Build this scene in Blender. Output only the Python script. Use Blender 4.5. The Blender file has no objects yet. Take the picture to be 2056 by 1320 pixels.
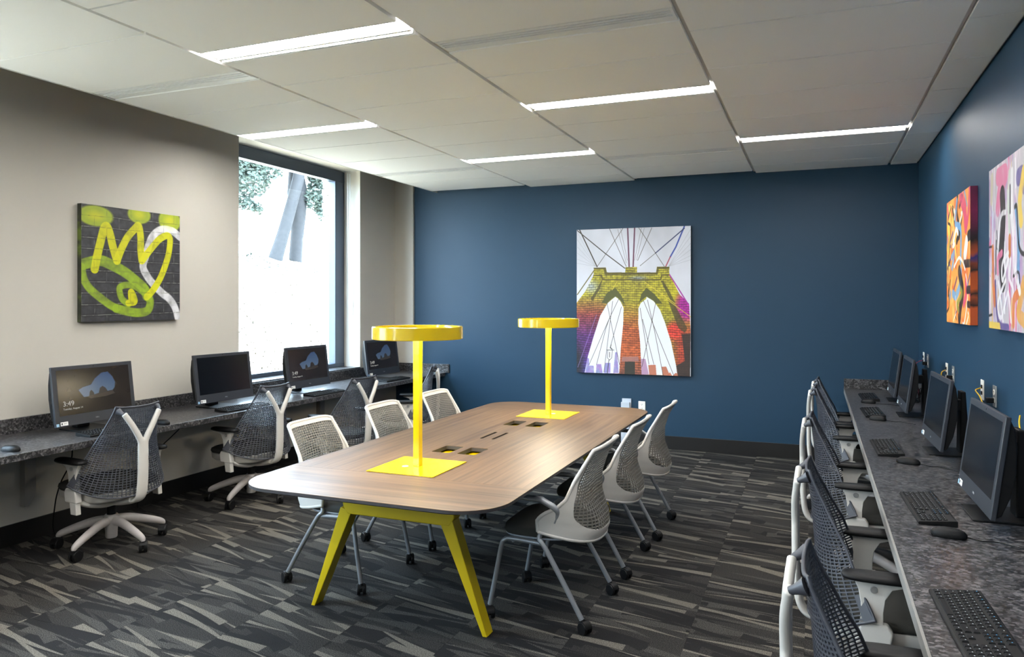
import bpy, bmesh, math, random
import numpy as np
from mathutils import Vector, Matrix
random.seed(7)
SC = bpy.context.scene
COL = SC.collection
PI = math.pi

# ------------------------------------------------------------------ camera, sky, sun, exposure
H_CAM = 1.5495
cam_d = bpy.data.cameras.new('camera')
cam = bpy.data.objects.new('camera', cam_d)
COL.objects.link(cam)
cam.location = (0, 0, H_CAM)
cam.rotation_euler = (PI / 2, 0, 0.3695)
cam_d.sensor_fit = 'HORIZONTAL'
cam_d.sensor_width = 36.0
cam_d.lens = 1448.2 * 36.0 / 2056
cam_d.shift_x = -50.1 / 2056
cam_d.shift_y = (606.27 - 660) / 2056
cam_d.clip_start = 0.05
cam_d.clip_end = 200
SC.camera = cam

world = bpy.data.worlds.new('world')
SC.world = world
world.use_nodes = True
wn = world.node_tree.nodes
bg = wn['Background']
bg.inputs[0].default_value = (0.64, 0.82, 1.0, 1)
bg.inputs[1].default_value = 15.0

sun_d = bpy.data.lights.new('sun', 'SUN')
sun_d.energy = 42.0
sun_d.angle = 0.01
sun_d.color = (1.0, 0.97, 0.92)
sun = bpy.data.objects.new('sun', sun_d)
COL.objects.link(sun)
sun.location = (2, -4, 8)
sun.rotation_euler = Vector((-0.10, -0.60, -0.79)).to_track_quat('-Z', 'Y').to_euler()

CEIL_LIGHT = 30.0       # radiance of the ceiling strips
LAMP_LIGHT = 14.0       # radiance of the table lamps' undersides

for (wy0, wy1) in ((5.004, 6.825), (0.75, 2.55), (-3.5, -1.7)):     # sampling portals in the window openings
    pd = bpy.data.lights.new('window_portal', 'AREA')
    pd.shape = 'RECTANGLE'
    pd.size, pd.size_y = 2.1, wy1 - wy0
    pd.cycles.is_portal = True
    po_ = bpy.data.objects.new('window_portal', pd)
    COL.objects.link(po_)
    po_.location = (-5.12, (wy0 + wy1) / 2, 1.93)
    po_.rotation_euler = (0, -PI / 2, 0)

SC.view_settings.view_transform = 'Standard'
SC.view_settings.look = 'None'
SC.view_settings.exposure = 1.25
SC.view_settings.gamma = 1.0
SC.view_settings.use_curve_mapping = False
SC.cycles.use_denoising = True
SC.cycles.max_bounces = 14
SC.cycles.diffuse_bounces = 10
SC.cycles.glossy_bounces = 4
SC.cycles.transmission_bounces = 6
SC.cycles.sample_clamp_indirect = 6.0
SC.cycles.caustics_reflective = False
SC.cycles.caustics_refractive = False

# ------------------------------------------------------------------ materials
def lin(c):
    return tuple(((v / 255) / 12.92 if v / 255 <= 0.04045 else ((v / 255 + 0.055) / 1.055) ** 2.4) for v in c)

def new_mat(name):
    m = bpy.data.materials.new(name)
    m.use_nodes = True
    nt = m.node_tree
    return m, nt, nt.nodes['Principled BSDF']

def N(nt, typ, **kw):
    n = nt.nodes.new(typ)
    for k, v in kw.items():
        setattr(n, k, v)
    return n

def plain(name, rgb, rough=0.5, metal=0.0, noise=0.04, scale=60.0, bump=0.0, coat=0.0, spec=0.5):
    m, nt, b = new_mat(name)
    c = lin(rgb)
    tc = N(nt, 'ShaderNodeTexCoord')
    nz = N(nt, 'ShaderNodeTexNoise')
    nz.inputs['Scale'].default_value = scale
    nz.inputs['Detail'].default_value = 3
    nt.links.new(tc.outputs['Object'], nz.inputs['Vector'])
    mx = N(nt, 'ShaderNodeMix', data_type='RGBA')
    mx.inputs[6].default_value = (*[v * (1 - noise) for v in c], 1)
    mx.inputs[7].default_value = (*[min(1, v * (1 + noise)) for v in c], 1)
    nt.links.new(nz.outputs['Fac'], mx.inputs[0])
    nt.links.new(mx.outputs[2], b.inputs['Base Color'])
    b.inputs['Roughness'].default_value = rough
    b.inputs['Metallic'].default_value = metal
    b.inputs['Specular IOR Level'].default_value = spec
    if coat:
        b.inputs['Coat Weight'].default_value = coat
        b.inputs['Coat Roughness'].default_value = 0.06
    if bump:
        bp = N(nt, 'ShaderNodeBump')
        bp.inputs['Strength'].default_value = bump
        bp.inputs['Distance'].default_value = 0.002
        nt.links.new(nz.outputs['Fac'], bp.inputs['Height'])
        nt.links.new(bp.outputs[0], b.inputs['Normal'])
    return m

def glow(name, rgb, strength):
    m = bpy.data.materials.new(name)
    m.use_nodes = True
    nt = m.node_tree
    nt.nodes.clear()
    e = N(nt, 'ShaderNodeEmission')
    e.inputs[0].default_value = (*rgb, 1)
    e.inputs[1].default_value = strength
    o = N(nt, 'ShaderNodeOutputMaterial')
    nt.links.new(e.outputs[0], o.inputs[0])
    return m

def ramp(nt, stops, interp='LINEAR'):
    r = N(nt, 'ShaderNodeValToRGB')
    cr = r.color_ramp
    cr.interpolation = interp
    while len(cr.elements) < len(stops):
        cr.elements.new(0.5)
    for e, (p, c) in zip(cr.elements, stops):
        e.position = p
        e.color = (*c, 1) if len(c) == 3 else c
    return r

M = {}
M['greige'] = plain('greige_paint', (196, 191, 181), 0.7, noise=0.015, scale=8, bump=0.05)
M['blue'] = plain('blue_paint', (30, 59, 81), 0.50, noise=0.02, scale=8, bump=0.05, spec=0.32)
M['base'] = plain('black_baseboard', (22, 21, 21), 0.45)
M['white_trim'] = plain('white_trim', (226, 226, 224), 0.5)
M['tile'] = plain('ceiling_tile', (247, 247, 246), 0.9, noise=0.03, scale=400, bump=0.25)
M['grid'] = plain('ceiling_grid', (92, 90, 88), 0.6)
M['runner'] = plain('ceiling_runner', (214, 210, 204), 0.6)
M['void'] = plain('dark_void', (24, 25, 28), 0.9)
M['vent'] = plain('vent_metal', (236, 237, 238), 0.5)
M['frame'] = plain('window_frame', (74, 84, 98), 0.4, metal=0.3)
M['yellow'] = plain('yellow_enamel', (207, 177, 5), 0.22, noise=0.01, coat=0.6)
M['yellow_leg'] = plain('yellow_powder', (189, 165, 7), 0.4, noise=0.02)
M['white_pl'] = plain('white_plastic', (195, 192, 186), 0.38, noise=0.02)
M['web'] = plain('web_grey', (111, 108, 102), 0.45, noise=0.03)
M['slate'] = plain('slate_mesh', (60, 62, 69), 0.42, noise=0.04)
M['black'] = plain('black_plastic', (13, 13, 14), 0.5, spec=0.25)
M['fabric'] = plain('black_fabric', (38, 38, 34), 0.85, noise=0.25, scale=500, bump=0.3)
M['leg'] = plain('silver_grey_paint', (137, 140, 144), 0.35, metal=0.35)
M['base_pl'] = plain('light_grey_base', (165, 160, 157), 0.4)
M['edge'] = plain('dark_edge', (52, 50, 52), 0.5)
M['screen'] = plain('screen_glass', (13, 14, 17), 0.16, noise=0.0)
M['bezel'] = plain('bezel_black', (46, 49, 55), 0.36)
M['keycap'] = plain('keycap', (15, 15, 16), 0.6, spec=0.2)
M['legend'] = plain('key_legend', (176, 182, 186), 0.6)
M['legend_blue'] = plain('key_legend_blue', (60, 140, 190), 0.6)
M['sticker'] = plain('sticker_white', (232, 232, 228), 0.6)
M['sticker_blue'] = plain('sticker_blue', (150, 190, 215), 0.4)
M['steel'] = plain('steel', (170, 170, 168), 0.35, metal=0.7)
M['plate'] = plain('outlet_plate', (236, 234, 226), 0.45)
M['raceway'] = plain('raceway_paint', (188, 196, 206), 0.5)
M['ynet'] = plain('yellow_cable', (226, 184, 20), 0.5)
M['red'] = plain('red_cable', (130, 36, 52), 0.5)
M['bracket'] = plain('bracket_grey', (146, 143, 138), 0.5)
M['cord'] = plain('blind_cord', (220, 226, 232), 0.5)
M['dots'] = plain('touch_dot', (250, 246, 190), 0.4)
M['logo'] = plain('logo_silver', (176, 180, 186), 0.3, metal=0.5)
M['clock'] = glow('screen_text', (0.55, 0.55, 0.52), 0.35)
M['strip'] = glow('strip_light', (1.0, 0.985, 0.96), CEIL_LIGHT)
M['lampcore'] = glow('lamp_core', (1.0, 0.92, 0.78), 110.0)
M['lampglow'] = glow('lamp_glow', (1.0, 0.90, 0.72), LAMP_LIGHT)

def granite(name, dark, mid, light, scale):
    m, nt, b = new_mat(name)
    tc = N(nt, 'ShaderNodeTexCoord')
    mp = N(nt, 'ShaderNodeMapping')
    mp.inputs['Rotation'].default_value = (0.3, 0.2, 0.6)
    mp.inputs['Scale'].default_value = (1.0, 1.5, 1.2)
    nt.links.new(tc.outputs['Object'], mp.inputs[0])
    nz = N(nt, 'ShaderNodeTexNoise')
    nz.inputs['Scale'].default_value = scale * 0.9
    nt.links.new(mp.outputs[0], nz.inputs['Vector'])
    mv = N(nt, 'ShaderNodeMix', data_type='VECTOR')
    mv.inputs[0].default_value = 0.025
    nt.links.new(mp.outputs[0], mv.inputs[4])
    nt.links.new(nz.outputs['Color'], mv.inputs[5])
    vo = N(nt, 'ShaderNodeTexVoronoi')
    vo.inputs['Scale'].default_value = scale
    nt.links.new(mv.outputs[1], vo.inputs['Vector'])
    sx = N(nt, 'ShaderNodeSeparateColor')
    nt.links.new(vo.outputs['Color'], sx.inputs[0])
    r = ramp(nt, [(0.0, lin(dark)), (0.36, lin(mid)), (0.60, lin(tuple(int(0.5 * a + 0.5 * c) for a, c in zip(mid, light)))), (0.84, lin(light))], 'CONSTANT')
    nt.links.new(sx.outputs[0], r.inputs[0])
    nt.links.new(r.outputs[0], b.inputs['Base Color'])
    b.inputs['Roughness'].default_value = 0.28
    return m
M['granite'] = granite('granite_laminate', (30, 29, 30), (54, 53, 54), (106, 104, 104), 78)
M['granite_edge'] = plain('brushed_edge', (150, 148, 144), 0.4, metal=0.4, noise=0.1, scale=120)

def wood(name, along):
    m, nt, b = new_mat(name)
    tc = N(nt, 'ShaderNodeTexCoord')
    mp = N(nt, 'ShaderNodeMapping')
    s = (38, 0.9, 1) if along == 'y' else (0.9, 38, 1)
    mp.inputs['Scale'].default_value = s
    nt.links.new(tc.outputs['Object'], mp.inputs[0])
    n1 = N(nt, 'ShaderNodeTexNoise')
    n1.inputs['Scale'].default_value = 1.0
    n1.inputs['Detail'].default_value = 6
    n1.inputs['Roughness'].default_value = 0.65
    nt.links.new(mp.outputs[0], n1.inputs['Vector'])
    mp2 = N(nt, 'ShaderNodeMapping')
    mp2.inputs['Scale'].default_value = tuple(v * 5 if v > 2 else v * 3 for v in s)
    nt.links.new(tc.outputs['Object'], mp2.inputs[0])
    n2 = N(nt, 'ShaderNodeTexNoise')
    n2.inputs['Scale'].default_value = 1.0
    n2.inputs['Detail'].default_value = 3
    nt.links.new(mp2.outputs[0], n2.inputs['Vector'])
    ad = N(nt, 'ShaderNodeMath', operation='MULTIPLY_ADD')
    ad.inputs[1].default_value = 0.35
    nt.links.new(n2.outputs['Fac'], ad.inputs[0])
    nt.links.new(n1.outputs['Fac'], ad.inputs[2])
    r = ramp(nt, [(0.45, lin((59, 43, 28))), (0.60, lin((82, 61, 42))), (0.70, lin((95, 73, 50))), (0.86, lin((109, 86, 62)))])
    nt.links.new(ad.outputs[0], r.inputs[0])
    nt.links.new(r.outputs[0], b.inputs['Base Color'])
    b.inputs['Roughness'].default_value = 0.40
    b.inputs['Specular IOR Level'].default_value = 0.4
    return m
M['wood_y'] = wood('walnut_lengthwise', 'y')
M['wood_x'] = wood('walnut_crosswise', 'x')

def blade_image(S=900, seed=5):
    """tapering blades of carpet colour, wrapping round; red = light, green = mid, blue = plain dark"""
    rng = random.Random(seed)
    img = np.zeros((S, S, 4), np.float32)
    img[..., 3] = 1
    def blade(ch, L, w0, w1, x, y, ang, amp):
        c, s_ = math.cos(ang), math.sin(ang)
        bend = rng.uniform(-0.04, 0.04) * L
        for ox in (-1, 0, 1):
            for oy in (-1, 0, 1):
                X0, Y0 = (x + ox) * S, (y + oy) * S
                xs = [X0, X0 + c * L * S]
                ys = [Y0, Y0 + s_ * L * S]
                pad = (max(w0, w1) + abs(bend)) * S + 3
                a0, a1 = int(max(0, min(xs) - pad)), int(min(S, max(xs) + pad))
                b0, b1 = int(max(0, min(ys) - pad)), int(min(S, max(ys) + pad))
                if a1 <= a0 or b1 <= b0:
                    continue
                yy, xx = np.mgrid[b0:b1, a0:a1]
                u = ((xx - X0) * c + (yy - Y0) * s_) / (L * S)
                v = (-(xx - X0) * s_ + (yy - Y0) * c) - bend * S * 4 * u * (1 - u)
                hw = (w0 + (w1 - w0) * u) * S / 2
                m = np.clip(hw - np.abs(v) + 0.5, 0, 1) * ((u > 0) & (u < 1)) * amp
                for k in range(3):
                    t_ = img[b0:b1, a0:a1, k]
                    img[b0:b1, a0:a1, k] = np.maximum(t_, m) if k == ch else t_ * (1 - m)
    def scatter(ch, n, L, w, amp):
        for _ in range(n):
            a = rng.uniform(0.0, 0.38)
            ln_, wd = rng.uniform(*L), rng.uniform(*w)
            if rng.random() < 0.5:
                blade(ch, ln_, wd, 0.001, rng.random(), rng.random(), a, amp)
            else:
                blade(ch, ln_, 0.001, wd, rng.random(), rng.random(), a, amp)
    scatter(2, 34, (0.25, 0.6), (0.03, 0.075), 1.0)
    scatter(1, 40, (0.22, 0.55), (0.03, 0.065), 1.0)
    scatter(2, 16, (0.2, 0.5), (0.02, 0.05), 1.0)
    scatter(0, 20, (0.26, 0.58), (0.024, 0.050), 1.0)
    im = bpy.data.images.new('carpet_blades', S, S)
    im.colorspace_settings.name = 'Non-Color'
    im.pixels.foreach_set(np.ascontiguousarray(img[::-1]).ravel())
    im.pack()
    return im

def carpet():
    m, nt, b = new_mat('carpet')
    L = nt.links.new
    tc = N(nt, 'ShaderNodeTexCoord')
    oi = N(nt, 'ShaderNodeObjectInfo')
    off = N(nt, 'ShaderNodeCombineXYZ')
    for k, f in ((0, 37.0), (1, 91.0)):
        mu = N(nt, 'ShaderNodeMath', operation='MULTIPLY')
        mu.inputs[1].default_value = f
        L(oi.outputs['Random'], mu.inputs[0])
        L(mu.outputs[0], off.inputs[k])
    sc_ = N(nt, 'ShaderNodeVectorMath', operation='SCALE')
    sc_.inputs[3].default_value = 1 / 1.5
    L(tc.outputs['Object'], sc_.inputs[0])
    vadd = N(nt, 'ShaderNodeVectorMath', operation='ADD')
    L(sc_.outputs[0], vadd.inputs[0])
    L(off.outputs[0], vadd.inputs[1])
    tx = N(nt, 'ShaderNodeTexImage')
    tx.image = blade_image()
    L(vadd.outputs[0], tx.inputs[0])
    sp = N(nt, 'ShaderNodeSeparateColor')
    L(tx.outputs[0], sp.inputs[0])
    pile = N(nt, 'ShaderNodeTexNoise')
    pile.inputs['Scale'].default_value = 260
    pile.inputs['Detail'].default_value = 2
    L(tc.outputs['Object'], pile.inputs['Vector'])
    pile2 = N(nt, 'ShaderNodeMapRange')
    pile2.inputs['From Min'].default_value = 0.42
    pile2.inputs['From Max'].default_value = 0.60
    L(pile.outputs['Fac'], pile2.inputs['Value'])
    def mix(fac, a, bcol):
        mx = N(nt, 'ShaderNodeMix', data_type='RGBA')
        L(fac, mx.inputs[0])
        for s, c in ((6, a), (7, bcol)):
            if isinstance(c, tuple): mx.inputs[s].default_value = (*lin(c), 1)
            else: L(c, mx.inputs[s])
        return mx.outputs[2]
    ground = mix(pile2.outputs[0], (23, 22, 22), (59, 57, 55))
    dark = mix(pile2.outputs[0], (26, 25, 26), (35, 34, 34))
    midc = mix(pile2.outputs[0], (31, 30, 30), (81, 79, 75))
    light = mix(pile2.outputs[0], (68, 65, 61), (119, 114, 104))
    c = mix(sp.outputs[2], ground, dark)
    c = mix(sp.outputs[1], c, midc)
    c = mix(sp.outputs[0], c, light)
    L(c, b.inputs['Base Color'])
    b.inputs['Roughness'].default_value = 0.95
    b.inputs['Specular IOR Level'].default_value = 0.15
    bp = N(nt, 'ShaderNodeBump')
    bp.inputs['Strength'].default_value = 0.5
    bp.inputs['Distance'].default_value = 0.003
    L(pile.outputs['Fac'], bp.inputs['Height'])
    L(bp.outputs[0], b.inputs['Normal'])
    return m
M['carpet'] = carpet()

def glass():
    m = bpy.data.materials.new('window_glass')
    m.use_nodes = True
    nt = m.node_tree
    nt.nodes.clear()
    t = N(nt, 'ShaderNodeBsdfTransparent')
    t.inputs[0].default_value = (0.93, 0.96, 0.97, 1)
    g = N(nt, 'ShaderNodeBsdfGlossy')
    g.inputs['Roughness'].default_value = 0.02
    mx = N(nt, 'ShaderNodeMixShader')
    mx.inputs[0].default_value = 0.05
    o = N(nt, 'ShaderNodeOutputMaterial')
    nt.links.new(t.outputs[0], mx.inputs[1])
    nt.links.new(g.outputs[0], mx.inputs[2])
    nt.links.new(mx.outputs[0], o.inputs[0])
    return m
M['glass'] = glass()

def dry_grass():
    m, nt, b = new_mat('dry_grass')
    tc = N(nt, 'ShaderNodeTexCoord')
    n1 = N(nt, 'ShaderNodeTexNoise')
    n1.inputs['Scale'].default_value = 7
    n1.inputs['Detail'].default_value = 8
    n1.inputs['Roughness'].default_value = 0.75
    nt.links.new(tc.outputs['Object'], n1.inputs['Vector'])
    r = ramp(nt, [(0.39, lin((12, 10, 6))), (0.435, lin((34, 30, 22))), (0.47, lin((120, 114, 98))), (0.6, lin((170, 166, 156)))])
    nt.links.new(n1.outputs['Fac'], r.inputs[0])
    nt.links.new(r.outputs[0], b.inputs['Base Color'])
    b.inputs['Roughness'].default_value = 0.95
    return m
M['grass'] = dry_grass()
M['bark'] = plain('bark', (44, 42, 42), 0.95, noise=0.35, scale=14, bump=0.6)
M['leaf'] = plain('leaf', (70, 80, 70), 0.7, noise=0.2, scale=3)
M['tuft'] = plain('grass_tuft', (44, 34, 15), 0.9, noise=0.3, scale=3)
M['brick_out'] = plain('outside_brick', (206, 200, 190), 0.9, noise=0.1)

# ------------------------------------------------------------------ mesh helpers
class MB:
    """collects shapes, then becomes ONE mesh object"""
    def __init__(s):
        s.v, s.f = [], []
    def add(s, verts, faces):
        o = len(s.v)
        s.v += [tuple(p) for p in verts]
        s.f += [tuple(i + o for i in q) for q in faces]
        return s
    def box(s, x0, x1, y0, y1, z0, z1, mat=None):
        p = [(x0, y0, z0), (x1, y0, z0), (x1, y1, z0), (x0, y1, z0), (x0, y0, z1), (x1, y0, z1), (x1, y1, z1), (x0, y1, z1)]
        if mat is not None:
            p = [mat @ Vector(q) for q in p]
        return s.add(p, [(3, 2, 1, 0), (4, 5, 6, 7), (0, 1, 5, 4), (1, 2, 6, 5), (2, 3, 7, 6), (3, 0, 4, 7)])
    def tube(s, path, r, n=10, caps=True, flat=1.0):
        """swept tube; r a number or one per point; flat squeezes the section sideways axis"""
        P = [Vector(p) for p in path]
        R = r if isinstance(r, (list, tuple)) else [r] * len(P)
        rings = []
        up = None
        for i, p in enumerate(P):
            t = (P[min(i + 1, len(P) - 1)] - P[max(i - 1, 0)]).normalized()
            if up is None:
                a = Vector((0, 0, 1)) if abs(t.z) < 0.9 else Vector((0, 1, 0))
                up = (a - t * a.dot(t)).normalized()
            else:
                up = (up - t * up.dot(t)).normalized()
            sd = t.cross(up)
            rings.append([p + (up * math.cos(2 * PI * k / n) * R[i] + sd * math.sin(2 * PI * k / n) * R[i] * flat) for k in range(n)])
        vs = [q for ring in rings for q in ring]
        fs = []
        for i in range(len(P) - 1):
            for k in range(n):
                a, b2 = i * n + k, i * n + (k + 1) % n
                fs.append((a, b2, b2 + n, a + n))
        if caps:
            fs.append(tuple(range(n - 1, -1, -1)))
            fs.append(tuple((len(P) - 1) * n + k for k in range(n)))
        return s.add(vs, fs)
    def cyl(s, p0, p1, r0, r1=None, n=20):
        return s.tube([p0, p1], [r0, r0 if r1 is None else r1], n)
    def lathe(s, prof, n=48, c=(0, 0, 0)):
        vs, fs = [], []
        for (r, z) in prof:
            for k in range(n):
                a = 2 * PI * k / n
                vs.append((c[0] + r * math.cos(a), c[1] + r * math.sin(a), c[2] + z))
        for i in range(len(prof) - 1):
            for k in range(n):
                a, b2 = i * n + k, i * n + (k + 1) % n
                fs.append((a, b2, b2 + n, a + n))
        return s.add(vs, fs)
    def prism(s, poly, a0, a1, axis='z'):
        """polygon in the two other axes, extruded from a0 to a1 along axis"""
        def P(q, a):
            return {'z': (q[0], q[1], a), 'x': (a, q[0], q[1]), 'y': (q[0], a, q[1])}[axis]
        n = len(poly)
        vs = [P(q, a0) for q in poly] + [P(q, a1) for q in poly]
        fs = [tuple(range(n - 1, -1, -1)), tuple(range(n, 2 * n))] + [(i, (i + 1) % n, (i + 1) % n + n, i + n) for i in range(n)]
        return s.add(vs, fs)
    def layers(s, outline, levels):
        """outline(inset) -> polygon; levels [(z, inset)] -> closed soft slab"""
        rings = [[(x, y, z) for x, y in outline(i)] for z, i in levels]
        n = len(rings[0])
        vs = [q for r in rings for q in r]
        fs = [tuple(range(n - 1, -1, -1)), tuple((len(rings) - 1) * n + k for k in range(n))]
        for i in range(len(rings) - 1):
            for k in range(n):
                a, b2 = i * n + k, i * n + (k + 1) % n
                fs.append((a, b2, b2 + n, a + n))
        return s.add(vs, fs)
    def mesh(s, name, mat, smooth=None, fix=True):
        me = bpy.data.meshes.new(name)
        me.from_pydata(s.v, [], s.f)
        if fix:
            bm = bmesh.new()
            bm.from_mesh(me)
            bmesh.ops.recalc_face_normals(bm, faces=bm.faces)
            bm.to_mesh(me)
            bm.free()
        if smooth is not None:
            me.shade_smooth()
            me.set_sharp_from_angle(angle=math.radians(smooth))
        me.materials.append(M[mat])
        return me
    def build(s, name, mat, parent=None, smooth=None, bevel=0.0, seg=2):
        return link(name, s.mesh(name, mat, smooth), parent, bevel, seg)

def link(name, me, parent=None, bevel=0.0, seg=2):
    o = bpy.data.objects.new(name, me)
    COL.objects.link(o)
    if parent is not None:
        o.parent = parent
    if bevel:
        md = o.modifiers.new('bevel', 'BEVEL')
        md.width = bevel
        md.segments = seg
        md.limit_method = 'ANGLE'
        md.angle_limit = math.radians(40)
    return o

def bake(o):
    """apply the modifiers of a temporary object and return the mesh"""
    dg = bpy.context.evaluated_depsgraph_get()
    me = bpy.data.meshes.new_from_object(o.evaluated_get(dg), depsgraph=dg)
    return me

def thing(name, label, cat, loc=(0, 0, 0), rz=0.0, group=None):
    o = bpy.data.objects.new(name, None)
    o.empty_display_size = 0.1
    COL.objects.link(o)
    o.location = loc
    o.rotation_euler = (0, 0, rz)
    tag(o, label, cat, group)
    return o

def tag(o, label, cat, group=None):
    o['label'] = label
    o['category'] = cat
    if group:
        o['group'] = group
    return o

def struct(o):
    o['kind'] = 'structure'
    return o

def dup(root, loc, rz, label, group=None):
    KIDS = kids_map()
    def cp(o, par):
        c = o.copy()
        COL.objects.link(c)
        if par is not None:
            c.parent = par
        for ch in KIDS.get(o.name, ()):
            cp(ch, c)
        return c
    r = cp(root, None)
    r.location = loc
    r.rotation_euler = (0, 0, rz)
    r['label'] = label
    if group:
        r['group'] = group
    return r

def kids_map():
    K = {}
    for o in COL.objects:
        if o.parent is not None:
            K.setdefault(o.parent.name, []).append(o)
    return K

def smooth_path(pts, n=6):
    """Catmull-Rom through the points"""
    P = [Vector(p) for p in pts]
    P = [P[0] * 2 - P[1]] + P + [P[-1] * 2 - P[-2]]
    out = []
    for i in range(1, len(P) - 2):
        a, b2, c, d = P[i - 1:i + 3]
        for k in range(n):
            t = k / n
            out.append(0.5 * ((2 * b2) + (c - a) * t + (2 * a - 5 * b2 + 4 * c - d) * t * t + (3 * b2 - a - 3 * c + d) * t ** 3))
    out.append(P[-2])
    return out

def round_rect(x0, x1, y0, y1, r, n=8):
    pts = []
    for cx, cy, a0 in ((x1 - r, y1 - r, 0), (x0 + r, y1 - r, PI / 2), (x0 + r, y0 + r, PI), (x1 - r, y0 + r, 1.5 * PI)):
        for k in range(n + 1):
            a = a0 + PI / 2 * k / n
            pts.append((cx + r * math.cos(a), cy + r * math.sin(a)))
    return pts

def text_mesh(name, s, size, mat, parent, loc, rot, extrude=0.0004):
    cu = bpy.data.curves.new(name, 'FONT')
    cu.body = s
    cu.size = size
    cu.extrude = extrude
    t = bpy.data.objects.new(name, cu)
    COL.objects.link(t)
    bpy.context.view_layer.update()
    me = bake(t)
    bpy.data.objects.remove(t)
    me.materials.clear()
    me.materials.append(M[mat])
    o = link(name, me, parent)
    o.location = loc
    o.rotation_euler = rot
    return o
# ------------------------------------------------------------------ room shell
XL, XR, YB, YF, ZC = -4.77, 0.891, 7.5686, -4.2, 2.846
WIN = [(5.004, 6.825), (0.75, 2.55), (-3.5, -1.7)]
ZS, ZH = 0.808, 3.02

YT = 2.90 - 4 * 0.505
floor = struct(MB().box(-5.2, 1.1, YF - 0.2, YB + 0.2, -0.12, -0.008).box(XL, XR, YF, YT, -0.02, 0.0).build('floor', 'carpet'))
T = 0.505
tile_me = MB().box(-T / 2 + 0.0006, T / 2 - 0.0006, -T / 2 + 0.0006, T / 2 - 0.0006, -0.008, 0.0).mesh('carpet_tile', 'carpet')
edge_cache = {}
def clip_tile(x0, x1, y0, y1):
    x0c, x1c, y0c, y1c = max(x0, XL), min(x1, XR), max(y0, YT), min(y1, YB)
    if x1c - x0c < 0.02 or y1c - y0c < 0.02:
        return
    full = abs((x1c - x0c) - T) < 1e-4 and abs((y1c - y0c) - T) < 1e-4
    cx, cy = (x0c + x1c) / 2, (y0c + y1c) / 2
    if full:
        me = tile_me
    else:
        k = (round(x1c - x0c, 3), round(y1c - y0c, 3))
        if k not in edge_cache:
            edge_cache[k] = MB().box(-k[0] / 2 + 0.0006, k[0] / 2 - 0.0006, -k[1] / 2 + 0.0006, k[1] / 2 - 0.0006, -0.008, 0.0).mesh('carpet_tile', 'carpet')
        me = edge_cache[k]
    o = link('carpet_tile', me, floor)
    o.location = (cx, cy, 0)
for i in range(-9, 4):
    for j in range(-10, 10):
        clip_tile(-0.555 + i * T, -0.555 + (i + 1) * T, 2.90 + j * T, 2.90 + (j + 1) * T)

w = MB()
Y0, Y1 = YF - 0.2, YB + 0.2
zt = 3.25
segs = [(Y0, WIN[2][0]), (WIN[2][1], WIN[1][0]), (WIN[1][1], WIN[0][0]), (WIN[0][1], Y1)]
for a, b_ in segs:
    w.box(XL - 0.33, XL, a, b_, -0.1, zt)
for a, b_ in WIN:
    w.box(XL - 0.33, XL, a, b_, -0.1, ZS - 0.03)
    w.box(XL - 0.33, XL, a, b_, ZH, zt)
wall_left = struct(w.build('wall_left', 'greige'))
wall_back = struct(MB().box(-5.1, XR + 0.2, YB, YB + 0.2, -0.1, zt).build('wall_back', 'blue'))
wall_right = struct(MB().box(XR, XR + 0.2, YF - 0.2, YB, -0.1, zt).build('wall_right', 'blue'))
wall_front = struct(MB().box(XL, XR, YF - 0.2, YF, -0.1, zt).build('wall_front', 'greige'))
pillar = struct(MB().box(XL, -4.515, 7.538, YB, ZS + 0.005, zt).build('trim_1', 'greige'))

struct(MB().box(XL, XL + 0.012, YF, YB, 0, 0.136).build('baseboard_left', 'base', bevel=0.002))
struct(MB().box(XL + 0.012, XR - 0.012, YB - 0.012, YB, 0, 0.14).build('baseboard_back', 'base', bevel=0.002))
struct(MB().box(XR - 0.012, XR, YF, YB, 0, 0.14).build('baseboard_right', 'base', bevel=0.002))

# windows
for wi, (a, b_) in enumerate(WIN):
    win = thing_w = bpy.data.objects.new('window_%d' % (wi + 1), None)
    COL.objects.link(win)
    struct(win)
    fx0, fx1 = -5.07, -4.98
    MB().box(fx0, fx1, a, b_, 2.89, 3.012).build('frame_head', 'frame', win, bevel=0.003)
    MB().box(fx0, fx1, a, b_, ZS + 0.012, 0.862).build('frame_sill', 'frame', win, bevel=0.003)
    MB().box(fx0, fx1, b_ - 0.165, b_ - 0.004, 0.862, 2.89).build('frame_stile', 'frame', win, bevel=0.003)
    MB().box(fx0, fx1, a + 0.004, a + 0.165, 0.862, 2.89).build('frame_stile', 'frame', win, bevel=0.003)
    MB().box(-5.035, -5.028, a + 0.16, b_ - 0.16, 0.85, 2.9).build('pane', 'glass', win)
    MB().box(-5.10, XL + 0.004, a, b_, ZS - 0.03, ZS + 0.012).build('sill', 'granite', win, bevel=0.002)
    br = MB()
    for k in range(30):
        z0 = 0.75 + k * 0.077
        br.box(-5.20 + 0.012 * (k % 2), -5.10, b_ - 0.115, b_ + 0.06, z0, z0 + 0.066)
    bro = br.build('outer_bricks', 'brick_out', win, bevel=0.003)
    bro['kind'] = 'stuff'

# blind cords at the window's right reveal
cord = thing('blind_cord', 'thin white looped blind cord hanging in the window reveal', 'cord', (-4.87, 6.80, 1.36))
c = MB()
for dy in (-0.05, -0.02, 0.0):
    c.tube(smooth_path([(0, dy - 0.02, 1.62), (0, dy - 0.015, 1.0), (0.005, dy, 0.4), (0.005, dy + 0.02, 0.12), (0.0, 0.03, 0.03)], 6), 0.0022, 6)
c.build('cord', 'cord', cord, smooth=60)
MB().lathe([(0.001, 0.05), (0.007, 0.04), (0.009, 0.0), (0.001, -0.005)], 12, (0, 0.03, -0.0)).build('cord_end', 'cord', cord, smooth=50)

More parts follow.
